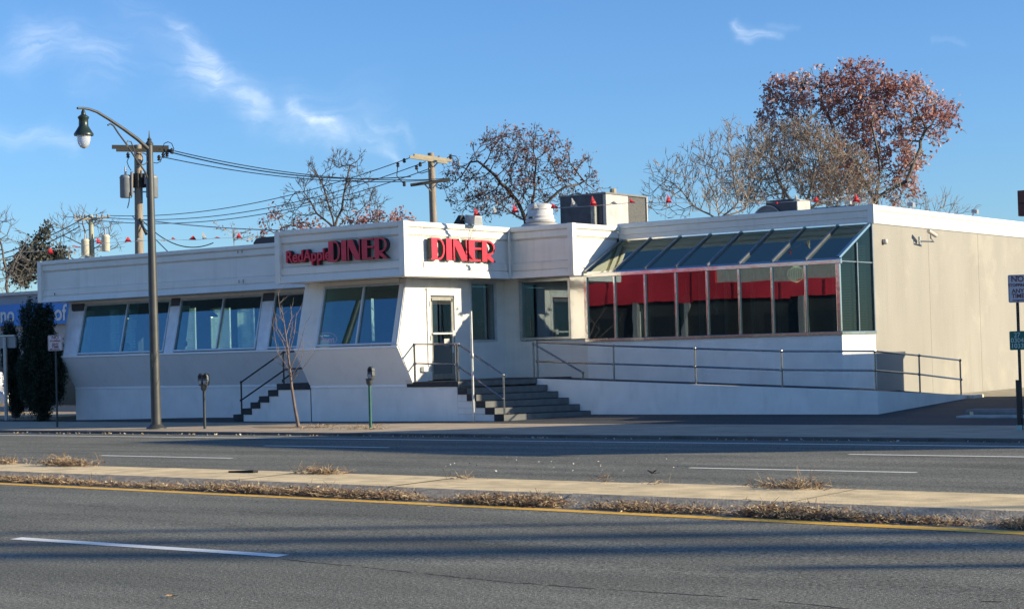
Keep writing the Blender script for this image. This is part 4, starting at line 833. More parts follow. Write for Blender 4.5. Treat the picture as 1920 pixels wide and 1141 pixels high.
# low concrete kerb by the right sign
a=at(1812,775,1,37.0); mb=MB(); y_=37.0; x0=a.x; z0_=gz(x0,37)
t=thing('concrete_kerb',(x0,37,0),'low weathered concrete kerb block at the lot entrance, right edge','kerb block')
mb.prism([(36.9,-.2),(36.9,.17),(37.0,.21),(37.6,.21),(37.6,-.2)],0,x0,x0+6); mb.build('block',mat('kerb_block',(.2,.19,.17),.9,nscale=4,namt=.25),t,bevel=.02)
mb=MB(); mb.box(x0+.05,x0+6,36.3,36.89,-.2,.10); mb.build('painted_apron',mat('worn_white_paint',(.42,.42,.40),.9,nscale=3,namt=.25),t)
mb=MB(); mb.box(x0+.12,x0+.2,36.885,36.9,.0,.17); mb.build('chipped_edge',KERB,t)
# ---------------------------------------------------------------- utility poles and wires
def upole(px,py_top,depth,r0_,r1_,lb,zb=0):
    tp=far(px,py_top,depth); t=thing('utility_pole',(tp.x,tp.y,zb),lb,'utility pole','wooden utility poles')
    return t,tp
def vpole(t,bot,tp,r0_,r1_): mb=MB(); mb.tube([bot,(bot+tp)/2,tp],[r0_,(r0_+r1_)/2,r1_],12); mb.build('shaft',WOOD,t,smooth=True)
def trafo(t,c,r_,h_,col,arm): 
    MB().lathe((c.x,c.y,c.z-h_/2),[(r_*.9,0),(r_,.03),(r_,h_*.82),(r_*1.04,h_*.84),(r_*1.04,h_*.88),(r_*.8,h_*.97),(.05,h_)],18).build('transformer',col,t,smooth=True)
    mb=MB(); mb.tube([(c.x,c.y,c.z+h_/2-.02),(c.x,c.y,c.z+h_/2+.28)],[.05,.03],8); mb.bar((c.x,c.y,c.z+.15),arm+Vector((0,0,.15)),.05); mb.bar((c.x,c.y,c.z-.2),arm+Vector((0,0,-.2)),.05); mb.build('bushing',GALV,t)
TG=mat('transformer_grey',(.20,.22,.24),.5,metal=.2); TW=mat('transformer_cream',(.50,.47,.38),.5)
INS=mat('insulator',(.05,.045,.04),.3); DW=mat('dark_crossarm',(.035,.033,.03),.85)
# pole 1
dp=62; tp=far(259,272,dp); bt=Vector((far(258,480,dp).x,far(258,480,dp).y,0))
t=thing('utility_pole',tuple(bt),'wooden utility pole with two grey transformers just behind the street lamp','utility pole','wooden utility poles'); vpole(t,bt,tp,.17,.14)
a,b=far(210,275,dp-.3),far(316,277,dp+.3); a.z=b.z=(a.z+b.z)/2
mb=MB(); mb.bar(a,b,.12,.13); 
a2,b2=far(218,281,dp-.9),far(322,283,dp-.3); mb.bar(a2,b2,.10,.11); mb.build('crossarm',DW,t)
mb=MB()
for px_,py_ in ((240,290),(306,290),(313,288),(322,282),(298,295)): p=far(px_,py_,dp-.4); mb.lathe((p.x,p.y,p.z-.12),[(.03,0),(.07,.03),(.04,.08),(.07,.12),(.03,.2)],8)
mb.build('insulator',INS,t)
mb=MB(); loop=[far(px_,py_,dp-.5) for px_,py_ in ((305,278),(308,269),(315,266),(322,269),(326,279),(324,289))]; mb.tube(loop,.015,5)
mb.tube([far(px_,py_,dp-.5) for px_,py_ in ((241,296),(238,303),(241,312),(246,320))],.015,5); mb.tube([far(px_,py_,dp-.5) for px_,py_ in ((303,296),(301,303),(294,306),(288,305))],.015,5)
mb.tube([far(px_,py_,dp-.5) for px_,py_ in ((243,360),(242,378),(239,390))],.018,5)
mb.tube([far(259+9*math.cos(R(a_)),298+10*math.sin(R(a_)),dp-.6) for a_ in range(-120,130,25)],.02,5)
mb.build('jumper_wire',BLACK,t)
for px_,s_ in ((236,-1),(285,1)):
    c=far(px_,349,dp-.2); trafo(t,c,.21,.82,TG,far(259,349,dp))
mb=MB(); mb.tube([far(247,322,dp-.3),far(247,366,dp-.3)],.05,8); mb.tube([far(273,322,dp-.3),far(273,345,dp-.3)],.05,8); mb.build('fuse_cutout',mat('brown_porcelain',(.22,.2,.19),.4),t)
mb=MB(); mb.box(tp.x-.2,tp.x+.2,tp.y-.22,tp.y+.2,far(259,352,dp).z,far(259,326,dp).z+.0); mb.build('bracket',DW,t)
mb=MB(); mb.tube([far(262,410,dp-.2),far(270,430,dp-.3),far(275,440,dp-.3)],.05,6); mb.build('conduit',DW,t)
P1=dict(r=far(325,283,dp),m=far(303,294,dp),low=far(254,408,dp-.2),low2=far(262,405,dp))
# pole 2
dp=76; tp=far(808,287,dp); bt=far(816,420,dp); bt.z=0
t=thing('utility_pole',tuple(bt),'sunlit wooden utility pole with pale double crossarm behind the entrance fascia','utility pole','wooden utility poles'); vpole(t,bt,tp,.19,.145)
PA=mat('pale_crossarm',(.40,.34,.24),.85)
mb=MB(); mb.bar(far(776,291,dp-.6),far(846,301,dp+.1),.14,.12); mb.bar(far(768,294,dp-1.0),far(838,305,dp-.4),.10,.12); mb.build('crossarm',PA,t)
mb=MB(); mb.bar(far(770,347,dp-1),far(842,337,dp-.6),.13,.13); mb.build('lower_crossarm',DW,t)
mb=MB(); mb.tube([far(801,299,dp-.7),far(811,313,dp-.2)],.03,5); mb.tube([far(824,301,dp-.4),far(813,313,dp-.2)],.03,5); mb.tube([far(795,344,dp-.8),far(808,358,dp-.3)],.03,5); mb.tube([far(822,341,dp-.6),far(812,352,dp-.3)],.025,5); mb.build('brace',GALV,t)
mb=MB(); mb.tube([far(x_,y_,dp-.5) for x_,y_ in ((838,296),(847,292),(855,293),(861,302),(862,312))],.02,5)
mb.tube([far(x_,y_,dp-.8) for x_,y_ in ((746,307),(744,330),(752,339),(758,345))],.02,5); mb.tube([far(x_,y_,dp-.8) for x_,y_ in ((781,312),(783,322),(790,325),(803,321))],.02,5); mb.build('jumper_wire',BLACK,t)
mb=MB()
for x_,y_ in ((758,301),(788,308),(746,309),(781,314),(758,345),(845,294)): p=far(x_,y_,dp-.8); mb.lathe((p.x,p.y,p.z-.1),[(.04,0),(.08,.05),(.05,.1),(.08,.14),(.03,.2)],8)
mb.build('insulator',INS,t)
# pole 3
dp=98; tp=far(170,403,dp); bt=far(177,480,dp); bt.z=-.3
t=thing('utility_pole',tuple(bt),'distant pale utility pole with two cream transformers above the left roof','utility pole','wooden utility poles')
WP=mat('pale_pole',(.34,.33,.24),.9,nscale=4); mb=MB(); mb.tube([bt,tp],[.17,.13],10); mb.build('shaft',WP,t,smooth=True)
mb=MB(); mb.bar(far(140,413,dp-.4),far(206,407,dp+.2),.12,.12); mb.build('crossarm',PA,t)
mb=MB(); mb.tube([far(161,412,dp),far(171,428,dp),far(181,411,dp)],.035,5); mb.build('brace',GALV,t)
mb=MB()
for x_ in (140,150,160,182,192,203): p=far(x_,406,dp-.2); mb.lathe((p.x,p.y,p.z-.1),[(.04,0),(.09,.05),(.05,.12),(.09,.16),(.03,.24)],7)
mb.build('insulator',mat('pale_insulator',(.3,.3,.3),.4),t)
for px_,py_ in ((160,463),(198,455)): trafo(t,far(px_,py_,dp-.3),.23,.95,TW,far(175,458,dp))
wn=0
def wire(a,b,sag,lb,r_=.017,n=26,m=BLACK,mid=None):
    a=Vector(a); b=Vector(b); t_=thing('power_line',tuple(a),lb,'overhead wire','overhead wires between the poles')
    mb=MB(); mb.tube([a.lerp(b,i/n)-Vector((0,0,sag*4*(i/n)*(1-i/n))) for i in range(n+1)],r_,4); 
    bpy.data.objects.remove(t_); o=mb.build('power_line',m); return tag(o,lb,'overhead wire','overhead wires between the poles')
d1,d2,d3=62,76,98
wire(far(327,283,d1),far(846,334,d2),.42,'uppermost wire sagging from the pole by the street lamp to the sunlit pole')
wire(far(322,286,d1),far(770,331,d2-1),.40,'wire just under the uppermost one, ending at the lower crossarm of the sunlit pole',r_=.022)
wire(far(303,294,d1),far(803,338,d2-1),.36,'lower dark wire leaving the right end of the transformer pole toward the sunlit pole')
wire(far(768,296,d2-1),far(205,404,d3),.75,'wire climbing right to the left tip of the pale double crossarm',r_=.019)
wire(far(799,303,d2-1),far(190,407,d3),.95,'wire climbing right to the middle of the pale double crossarm',r_=.019)
wire(far(806,316,d2-1),far(158,410,d3),1.05,'lowest wire climbing right to the sunlit pole, under the crossarm',r_=.019)
wire(far(168,403,d3),far(-60,492,88),.3,'upper wire falling left from the distant pale pole to the picture edge',r_=.03)
wire(far(150,424,d3),far(-60,500,88),.3,'lower wire falling left from the distant pale pole to the picture edge',r_=.03)
wire(far(262,411,d1),far(580,432,55),.1,'thin pale cable running from the transformer pole to the roof of the bay',r_=.018,m=mat('pale_cable',(.5,.5,.5),.6))
wire(far(262,408,d1),far(400,455,60),.5,'thin dark cable dropping right from the transformer pole to the left roof',r_=.018)
wire(far(248,405,d1),far(318,475,56),.0,'short guy wire dropping steeply from the transformer pole to the left roof',r_=.022)
# pennant strings
PR=mat('pennant_red',(.55,.02,.035),.5,trans=.45); PWH=mat('pennant_white',(.38,.39,.40),.5,trans=.4)
def pennants(lb,pts,flags):
    t=thing('pennant_string',tuple(pts[0]),lb,'pennant string')
    mb=MB(); mb.tube(pts,.006,4); mb.build('cord',mat('pale_cable',(.5,.5,.5),.6),t)
    r=random.Random(len(flags))
    for (px_,py_,dx,dy,w_,col,dp_) in flags:
        a=far(px_-w_/2,py_,dp_); b=far(px_+w_/2,py_+.5,dp_); c=far(px_+dx,py_+dy,dp_)+Vector((.03,-.10,0)); mid=(a+b)/2
        mb=MB(); k=4; rows=[]
        for i in range(k+1):
            u=i/k; l=a.lerp(c,u); rr=b.lerp(c,u); rows+= [l,(l+rr)/2+Vector((.05,-.09,0))*math.sin(u*3.1)*(1 if i<k else 0)+Vector((0,-.03,0)),rr]
        mb.add(rows,[(i*3+j,i*3+j+1,i*3+j+4,i*3+j+3) for i in range(k) for j in range(2)]); mb.build('pennant',PR if col=='r' else PWH,t)
D2=45.5
cd_=[far(x,y,D2) for x,y in ((868,413),(895,403),(930,400),(967,396),(1040,390),(1113,386),(1185,380),(1254,380),(1340,381),(1425,379),(1456,380),(1495,377),(1530,376),(1606,376),(1632,385))]
fl=[(895,404,-1,-13,15,'r',D2),(929,402,0,-15,14,'w',D2),(967,398,-1,-14,15,'r',D2),(1003,393,4,-12,16,'w',D2),(1041,390,-3,-8,17,'r',D2),(1077,387,-2,-15,15,'w',D2),(1113,385,0,-17,15,'r',D2),(1150,382,4,-5,15,'w',D2),(1186,380,-3,-8,12,'r',D2),(1221,380,0,-6,10,'w',D2),(1254,380,0,-15,12,'r',D2),
    (1425,379,-4,6,20,'w',D2),(1457,378,2,5,12,'r',D2),(1494,377,0,-13,13,'w',D2),(1530,378,2,-9,14,'r',D2),(1568,378,0,-8,15,'w',D2),(1606,378,0,-14,15,'r',D2)]
pennants('string of red and white pennants strung along the roof above the entrance and sunroom',cd_,fl)
D3=56
cd_=[far(x,y,D3) for x,y in ((-20,470),(60,472),(140,464),(185,456),(240,453),(300,449),(360,450),(400,447),(450,445),(472,444),(520,436))]
fl=[(95,475,4,-10,12,'r',D3),(148,464,-6,-4,12,'r',D3),(186,456,1,-10,11,'r',D3),(240,453,4,-9,14,'r',D3),(262,451,2,-4,12,'w',D3),(305,450,6,4,12,'w',D3),(325,448,3,-3,9,'r',D3),(361,449,5,-7,15,'r',D3),(384,448,0,-13,9,'w',D3),(407,446,4,-2,13,'r',D3),(448,446,3,-9,12,'r',D3),(467,446,2,6,9,'w',D3)]
pennants('string of mixed pennants above the left part of the diner roof',cd_,fl)
# ---------------------------------------------------------------- trees
def colonize(seed,base,trunk_top,blobs,natt,infl,kill,step,limbs=None,gravity=0):
    """grow branches towards points scattered through the crown's volume"""
    rs=np.random.RandomState(seed); A=[]
    vol=np.array([b[3]*b[4]*b[5]*(b[6] if len(b)>6 else 1) for b in blobs]); vol=vol/vol.sum()
    for b,f in zip(blobs,vol):
        n=int(natt*f)+3; u=rs.normal(size=(n,3)); u/=np.linalg.norm(u,axis=1)[:,None]; u*=(rs.uniform(.12,1,size=n)**(1/2.2))[:,None]
        A.append(np.array(b[:3])+u*np.array(b[3:6]))
    A=np.concatenate(A)
    nodes=[np.array(base,float)]; par=[-1]
    def ext(i,p,n):
        a=nodes[i]; p=np.array(p,float); k=max(1,int(np.linalg.norm(p-a)/step)); last=i
        for j in range(1,k+1):
            q_=a+(p-a)*j/k+rs.normal(size=3)*step*.07; nodes.append(q_); par.append(last); last=len(nodes)-1
        return last
    tips=[ext(0,trunk_top,0)]
    if limbs:
        for chain in limbs:
            l=tips[0]
            for p in chain: l=ext(l,p,0)
    P=np.array(nodes); d=np.linalg.norm(A[:,None]-P[None],axis=2); near=d.argmin(1); nd=d.min(1)
    for it in range(260):
        act=nd<infl
        if not act.any() or len(A)<3: break
        dirs={}
        v=A[act]-P[near[act]]; v/=np.linalg.norm(v,axis=1)[:,None]+1e-9
        acc=np.zeros((len(P),3)); np.add.at(acc,near[act],v)
        idx=np.unique(near[act]); a=acc[idx]; L=np.linalg.norm(a,axis=1); ok=L>.05; idx=idx[ok]; a=a[ok]/L[ok][:,None]+rs.normal(size=(ok.sum(),3))*.16; a/=np.linalg.norm(a,axis=1)[:,None]
        new=P[idx]+a*step; 
        if not len(new): break
        o=len(P); P=np.concatenate([P,new]); par+=list(idx)
        dn=np.linalg.norm(A[:,None]-new[None],axis=2); m=dn.min(1); am=dn.argmin(1)+o
        up=m<nd; nd=np.where(up,m,nd); near=np.where(up,am,near)
        keep=nd>kill; A=A[keep]; nd=nd[keep]; near=near[keep]
        if len(P)>9000: break
    return P,np.array(par),rs
def radii(P,par,r_tip,expo=2.3,rmax=None):
    n=len(P); w_=np.zeros(n); ch=np.zeros(n,int)
    for i in range(n-1,0,-1): 
        if ch[i]==0: w_[i]=1
        w_[par[i]]+=w_[i]; ch[par[i]]+=1
    if ch[0]==0: w_[0]=1
    r=r_tip*np.maximum(w_,1)**(1/expo)
    if rmax: r*=np.where(r>0,1,1); r=np.minimum(r,rmax*(1-.0*r))
    return r,ch
def segs(A,B,ra,rb,n=4):
    """tapered prisms for many segments at once"""
    A=np.asarray(A);B=np.asarray(B); d=B-A; L=np.linalg.norm(d,axis=1)[:,None]+1e-9; d=d/L
    ref=np.where(np.abs(d[:,2:3])<.9,np.array([[0,0,1.]]),np.array([[1.,0,0]])); x=np.cross(d,ref); x/=np.linalg.norm(x,axis=1)[:,None]; y=np.cross(d,x)
    ang=np.arange(n)*2*np.pi/n; ring=lambda C,r: C[:,None,:]+(x[:,None,:]*np.cos(ang)[None,:,None]+y[:,None,:]*np.sin(ang)[None,:,None])*np.asarray(r)[:,None,None]
    V=np.concatenate([ring(A,ra),ring(B,rb)],axis=1).reshape(-1,3); k=len(A); base=(np.arange(k)*2*n)[:,None]
    j=np.arange(n); f=np.stack([j,(j+1)%n,(j+1)%n+n,j+n],axis=1); Fc=(base[:,:,None]+f[None]).reshape(-1,4)
    return V,Fc
def npmesh(name,V,Fc,m,parent=None,smooth=False,mi=None):
    me=bpy.data.meshes.new(name); V=np.asarray(V,dtype=np.float32); Fc=np.asarray(Fc,dtype=np.int32); k=Fc.shape[1]
    me.vertices.add(len(V)); me.vertices.foreach_set('co',V.ravel()); me.loops.add(Fc.size); me.loops.foreach_set('vertex_index',Fc.ravel())
    me.polygons.add(len(Fc)); me.polygons.foreach_set('loop_start',np.arange(len(Fc),dtype=np.int32)*k); 
    for x in (m if isinstance(m,list) else [m]): me.materials.append(x)
    if mi is not None: me.polygons.foreach_set('material_index',np.asarray(mi,dtype=np.int32))
    if smooth: me.polygons.foreach_set('use_smooth',np.ones(len(Fc),dtype=bool))
    me.update(calc_edges=True); me.validate()
    o=bpy.data.objects.new(name,me); SC.collection.objects.link(o)
    if parent: o.parent=parent; o.matrix_parent_inverse=Matrix.Translation(-parent.location)
    return o
def leafquads(C,size,rs,asp=.7):
    n=len(C); u=rs.normal(size=(n,3)); u/=np.linalg.norm(u,axis=1)[:,None]; v=np.cross(u,rs.normal(size=(n,3))); v/=np.linalg.norm(v,axis=1)[:,None]
    s=size*rs.uniform(.6,1.3,size=n)[:,None]; u=u*s; v=v*s*asp; w_=np.cross(u,v); w_/=np.linalg.norm(w_,axis=1)[:,None]; 
    V=np.stack([C-u,C-v*.8+w_*s*.18,C+u,C+v*.8+w_*s*.18],axis=1).reshape(-1,3); return V,np.arange(4*n).reshape(-1,4)
def tree(label,seed,depth,base_px,trunk_px,blobs_px,natt,bark,leafm=None,leaf=None,infl=2.6,kill=.5,step=.32,limbs=None,r_tip=.018,twigs=2,twlen=.7,expo=2.3,rmax=.3,cat='tree',name='tree',group='trees behind the diner',thick=.03,zb=0,leafmask=None,dz=.8,twr=.011,updir=.25,rep0=2):
    """blobs in photograph measure: (px,py,rx,ry[,weight]) at the tree's own distance"""
    ppm=F/depth
    b0=far(*base_px,depth); base=(b0.x,b0.y,zb); tt=far(*trunk_px,depth)
    blobs=[]
    for b in blobs_px:
        c=far(b[0],b[1],depth+(b[5] if len(b)>5 else 0)); blobs.append((c.x,c.y,c.z,b[2]/ppm,b[2]/ppm*dz,b[3]/ppm,b[4] if len(b)>4 else 1))
    lim=[[tuple(far(x,y,depth+dd)) for x,y,dd in ch] for ch in (limbs or [])]
    P,par,rs=colonize(seed,base,tuple(tt),blobs,natt,infl,kill,step,lim)
    r,ch=radii(P,par,r_tip,expo,rmax); r[0]*=1.25
    t=thing(name,base,label,cat,group); i=np.arange(1,len(P)); big=(r[i]>thick)
    V,Fc=segs(P[par[i[big]]],P[i[big]],np.minimum(r[par[i[big]]],r[i[big]]*1.25),r[i[big]],7); npmesh('trunk',V,Fc,bark,t,smooth=True)
    sm=i[~big]; As=[P[par[sm]]];Bs=[P[sm]];ra=[np.minimum(r[par[sm]],thick)];rb=[r[sm]]
    # twigs, two generations
    thin=np.where(r<thick*1.2)[0]; thin=thin[thin>0]; tipsC=[P[thin[ch[thin]==0]]]
    src=P[thin]; dr=P[thin]-P[par[thin]]; dr/=np.linalg.norm(dr,axis=1)[:,None]+1e-9
    g=src;gd=dr;ln=twlen
    for gen in range(twigs):
        rep=rep0 if gen==0 else 2
        S_=np.repeat(g,rep,axis=0); Dd=np.repeat(gd,rep,axis=0)+rs.normal(size=(len(g)*rep,3))*.62+np.array([0,0,updir]); Dd/=np.linalg.norm(Dd,axis=1)[:,None]
        l_=ln*rs.uniform(.35,1.1,size=len(S_))[:,None]; E_=S_+Dd*l_
        M_=S_+Dd*l_*.55+rs.normal(size=S_.shape)*l_*.08
        As+= [S_,M_];Bs+=[M_,E_];ra+=[np.full(len(S_),twr),np.full(len(S_),twr*.8)];rb+=[np.full(len(S_),twr*.8),np.full(len(S_),twr*.5)]
        tipsC+=[M_,E_]; g=M_;gd=Dd;ln*=.62
        if len(g)>60000: break
    V,Fc=segs(np.concatenate(As),np.concatenate(Bs),np.concatenate(ra),np.concatenate(rb),3); mi=np.zeros(len(Fc),int)
    mats_=[mat('fine_twigs_'+bark.name,tuple(x*1.15 for x in bark['c']),.9)] 
    if leaf:
        T=np.concatenate(tipsC); sizes,cnt,frac=leaf
        if leafmask is not None: T=T[leafmask(T,rs)]
        T=T[rs.uniform(size=len(T))<frac]; C=np.repeat(T,cnt,axis=0)+rs.normal(size=(len(T)*cnt,3))*sizes*1.6
        LV,LF=leafquads(C,sizes,rs); Fc=np.concatenate([Fc,LF+len(V)]); V=np.concatenate([V,LV]); lm=leafm if isinstance(leafm,list) else [leafm]
        # leaf tone differs from clump to clump
        cl=(np.sin(C[:,0]*1.3+seed)+np.sin(C[:,2]*1.7+1)+np.sin(C[:,1]*1.1)+rs.normal(size=len(C))*.8); q_=np.digitize(cl,np.linspace(-1.2,1.2,len(lm)-1)) if len(lm)>1 else np.zeros(len(C),int)
        mats_+=lm; mi=np.concatenate([mi,1+q_])
    npmesh('crown',V,Fc,mats_,t,mi=mi); return t
def bark(name,c): m=mat(name,c,.95,nscale=6,namt=.25); m['c']=c; return m
BK1=bark('bark_grey',(.13,.115,.10)); BK2=bark('bark_brown',(.085,.065,.055)); BK3=bark('bark_tan',(.27,.22,.175)); BKL=bark('bark_pale',(.30,.27,.22))
def lf(n,c): return mat(n,c,.6,nscale=20,namt=.2,trans=.35)
RL=[lf('oak_leaf_a',(.33,.145,.12)),lf('oak_leaf_b',(.50,.26,.215)),lf('oak_leaf_c',(.66,.44,.375)),lf('oak_leaf_d',(.42,.18,.145))]
BL=[lf('brown_leaf_a',(.16,.07,.06)),lf('brown_leaf_b',(.27,.12,.09)),lf('brown_leaf_c',(.36,.19,.14))]
# red oak, right
tree('tall oak with a dense rust-red crown rising behind the beige-walled end of the diner',11,80,(1655,470),(1640,372),
 [(1500,175,75,42,1.2),(1590,165,80,45,1.3),(1680,190,75,50,1.4),(1745,225,62,48,1.3),(1470,205,50,40),(1505,230,50,30,1.),(1560,255,50,45,.6),(1620,250,60,45,.9),(1690,285,55,40,.7),(1600,330,60,35,.6),(1690,340,40,40,.9),(1560,330,40,40,.6),(1730,310,22,20,.5),(1785,225,22,26,.8),(1440,245,25,25,.6)],
 2300,BK1,RL,(.095,5,.50),leafmask=lambda T,rs: (np.sin(T[:,0]*1.25)+np.sin(T[:,2]*1.5+1)+np.sin(T[:,1]*1.0+2)+rs.normal(size=len(T))*.5)>-1.3,infl=3.6,kill=.55,step=.36,limbs=[[(1648,345,0),(1650,290,-1),(1635,230,-2)],[(1620,345,1),(1580,290,2),(1560,235,2),(1540,190,1)],[(1700,340,-1),(1722,290,-1),(1735,240,0)],[(1600,300,-2),(1520,250,-2)]],twigs=2,twlen=.55,rmax=.34,twr=.014,updir=.3)
# dense grey twiggy crown in front of it
tree('dense grey leafless tree with a tangle of fine twigs in front of the red oak',21,70,(1500,460),(1505,400),
 [(1450,300,60,55),(1510,290,65,60,1.2),(1580,330,55,60),(1450,350,60,40),(1540,355,75,40),(1610,370,40,30,.6),(1415,330,40,60,.7)],2600,BK3,BL,(.06,1,.10),infl=3,kill=.5,step=.32,
 limbs=[[(1470,360,0),(1450,310,0)],[(1520,350,0),(1530,300,0)],[(1560,360,0),(1590,320,0)]],twigs=3,twlen=.8,r_tip=.014,twr=.012,updir=.5,rep0=4)
tree('leafless multi-stemmed tree fanning out left of the dense grey tree',23,66,(1330,470),(1345,412),
 [(1270,340,45,45),(1330,320,45,60),(1385,310,50,70),(1240,370,30,35),(1410,280,35,45),(1300,380,50,25),(1380,370,50,40)],1000,BK3,None,None,infl=3.6,kill=.55,step=.34,
 limbs=[[(1300,385,0),(1265,345,0)],[(1345,370,1),(1320,310,1)],[(1385,380,-1),(1370,300,-1)],[(1400,390,0),(1410,330,0)]],twigs=3,twlen=.9,r_tip=.013,rmax=.10,expo=2.6,updir=.55,twr=.011)
tree('small leafless shrubby tree low behind the parapet floodlights of the beige wall',25,82,(1760,470),(1755,430),[(1700,400,50,22),(1770,395,45,20),(1650,400,40,25),(1810,400,22,14)],260,BK3,None,None,infl=4,kill=.7,step=.4,twigs=2,twlen=1.1,r_tip=.012,rmax=.06,updir=.6)
tree('slim tree with pale sunlit forking stems under the right half of the red oak',27,76,(1590,460),(1600,420),[(1640,360,50,50),(1700,380,40,30)],160,BKL,BL,(.09,1,.1),infl=4,kill=.7,step=.4,limbs=[[(1625,395,0),(1670,350,0),(1715,300,0)],[(1600,395,0),(1630,350,0)]],twigs=2,twlen=.8,r_tip=.014,rmax=.11,expo=2.8)
# middle oak
tree('spreading oak with sparse reddish-brown leaves behind the rooftop fan',31,78,(975,470),(985,415),
 [(935,285,55,40,1.2),(1000,290,60,45,1.1),(1060,310,45,45,1.0),(870,330,45,40,.8),(905,370,50,40,.9),(1100,345,35,30,.9),(1035,360,60,35,.7),(960,350,60,40,.7),(875,385,40,25,.8),(960,262,35,20,.9),(840,350,16,30,.5)],2600,BK2,BL,(.07,2,.16),infl=3.4,kill=.5,step=.36,
 limbs=[[(970,380,0),(930,330,0),(895,300,0)],[(1000,370,1),(1005,310,1)],[(1010,395,-1),(1060,350,-1),(1095,340,0)],[(960,400,2),(905,365,2)]],twigs=3,twlen=.6,r_tip=.016,rmax=.2,updir=.3)
# bare tree, left centre
tree('leafless dark-limbed tree with an open rounded crown behind the left-facing lettered fascia',41,72,(620,470),(628,428),
 [(600,340,45,40),(650,330,45,40),(560,370,35,35,.7),(690,370,30,28,.7),(620,380,60,35,.8),(545,400,30,25,.7),(640,305,35,16,.8)],1000,BK2,None,None,infl=3.6,kill=.5,step=.34,
 limbs=[[(620,390,0),(605,350,0),(590,320,0)],[(640,390,0),(650,340,0),(655,310,0)],[(595,400,0),(570,360,0)],[(655,410,1),(690,380,1)]],twigs=3,twlen=.6,r_tip=.015,rmax=.15,expo=2.2,updir=.4)
tree('slender leafless sapling right of the open-crowned bare tree, above the lettered fascia',43,74,(708,460),(708,428),[(705,390,28,30),(725,375,16,20),(690,370,14,14)],110,BK1,None,None,infl=3,kill=.6,step=.3,twigs=2,twlen=.6,r_tip=.012,rmax=.06)
tree('rust-brown leafy tree low at the left of the bare tree, behind the stepped fascia',45,84,(520,470),(520,440),[(515,415,30,20),(560,420,40,22),(500,435,30,14),(590,425,30,20)],360,BK2,[RL[0],BL[1],RL[3]],(.09,7,.7),infl=4,kill=.6,step=.4,twigs=1,twlen=.6,rmax=.1)
tree('low band of rust-red foliage peeping over the lettered fascia left of the sunlit pole',47,90,(715,460),(715,430),[(700,413,35,9),(740,412,32,10),(765,411,14,12),(670,420,30,8)],330,BK2,[RL[1],RL[3],RL[0]],(.09,8,.8),infl=4,kill=.5,step=.4,twigs=1,twlen=.5,rmax=.08)
tree('wispy small tree with a few pale leaves above the roof right of the pennants',49,66,(440,480),(440,462),[(420,435,20,14),(445,430,14,12),(465,438,12,10)],70,BKL,BL[2],(.05,1,.15),infl=3,kill=.4,step=.25,twigs=2,twlen=.4,r_tip=.01,rmax=.03)
# left edge
tree('leafless tree filling the far left edge above the shop roof',51,70,(20,560),(15,520),[(0,430,40,45),(40,500,40,35),(-20,480,40,50),(60,460,26,25,.6),(20,520,50,22)],1100,BK1,None,None,infl=3.4,kill=.6,step=.34,limbs=[[(5,470,0),(-5,430,0)],[(30,490,0),(45,460,0)]],twigs=2,twlen=.7,r_tip=.015,rmax=.12,updir=.35,zb=0)
tree('leafless round tree behind the distant pole with cream transformers',53,115,(160,520),(160,475),[(130,425,40,28),(195,435,38,30),(160,410,40,18),(110,450,35,25),(210,465,25,20)],1000,BK1,None,None,infl=5,kill=.8,step=.5,twigs=2,twlen=1.1,r_tip=.02,rmax=.2,twr=.016)
tree('shaggy grey-green conifer between the left edge tree and the distant pole',55,84,(75,560),(75,500),[(72,460,16,26),(85,440,10,20),(60,490,28,26),(95,490,26,22),(40,510,26,20)],480,BK2,[lf('needle_a',(.06,.065,.045)),lf('needle_b',(.10,.10,.08))],(.11,6,.9),infl=4,kill=.4,step=.3,twigs=2,twlen=.4,rmax=.12)
tree('pale scrubby tree with whitish foliage low over the left end of the roof',57,90,(130,520),(130,490),[(125,475,35,12),(170,478,30,10),(100,482,20,10)],170,BKL,lf('pale_leaf',(.34,.31,.28)),(.10,2,.6),infl=4,kill=.6,step=.35,twigs=1,twlen=.5,rmax=.06)
# junipers: dense evergreen lobes of small leaf tufts on twin stems
def juniper(label,seed,depth,base_px,lobes,n,zb=0,dark=(.018,.034,.020)):
    rs=np.random.RandomState(seed); b0=far(*base_px,depth); t=thing('juniper',(b0.x,b0.y,zb),label,'evergreen','junipers left of the diner'); ppm=F/depth; C=[];mb=MB()
    vol=sum(l[2]*l[3] for l in lobes)
    for (px_,py_,rx,ry) in lobes:
        c=far(px_,py_,depth); k=int(n*rx*ry/vol); u=rs.normal(size=(k,3)); u/=np.linalg.norm(u,axis=1)[:,None]; rad=rs.uniform(.25,1,size=k)**.4
        bump=1+.16*np.sin(u[:,0]*7+px_)*np.sin(u[:,2]*6+py_)+rs.normal(size=k)*.05
        # upright sprays: little clusters of needles on many short shoots, uneven all over the lobe
        ns=max(8,k//90); s_=rs.normal(size=(ns,3)); s_/=np.linalg.norm(s_,axis=1)[:,None]; sr=rs.uniform(.35,1.12,size=ns)[:,None]**.6
        cen=s_*sr*np.array([rx/ppm,rx/ppm,ry/ppm]); pick=rs.randint(0,ns,k); C.append(np.array(c)+cen[pick]+rs.normal(size=(k,3))*np.array([.055,.055,.12]))
        mb.tube([(b0.x,b0.y,zb),((b0.x+c.x)/2,(b0.y+c.y)/2,(zb+c.z)/2-.1),tuple(c)],[.11,.08,.03],8)
    C=np.concatenate(C); V,Fc=leafquads(C,.045,rs,.4)
    mb.build('trunk',BK2,t,smooth=True); npmesh('crown',V,Fc,[lf('juniper_a%d'%seed,dark),lf('juniper_b%d'%seed,tuple(x*2.6 for x in dark))],t,mi=(rs.uniform(size=len(Fc))<.35).astype(int)); return t
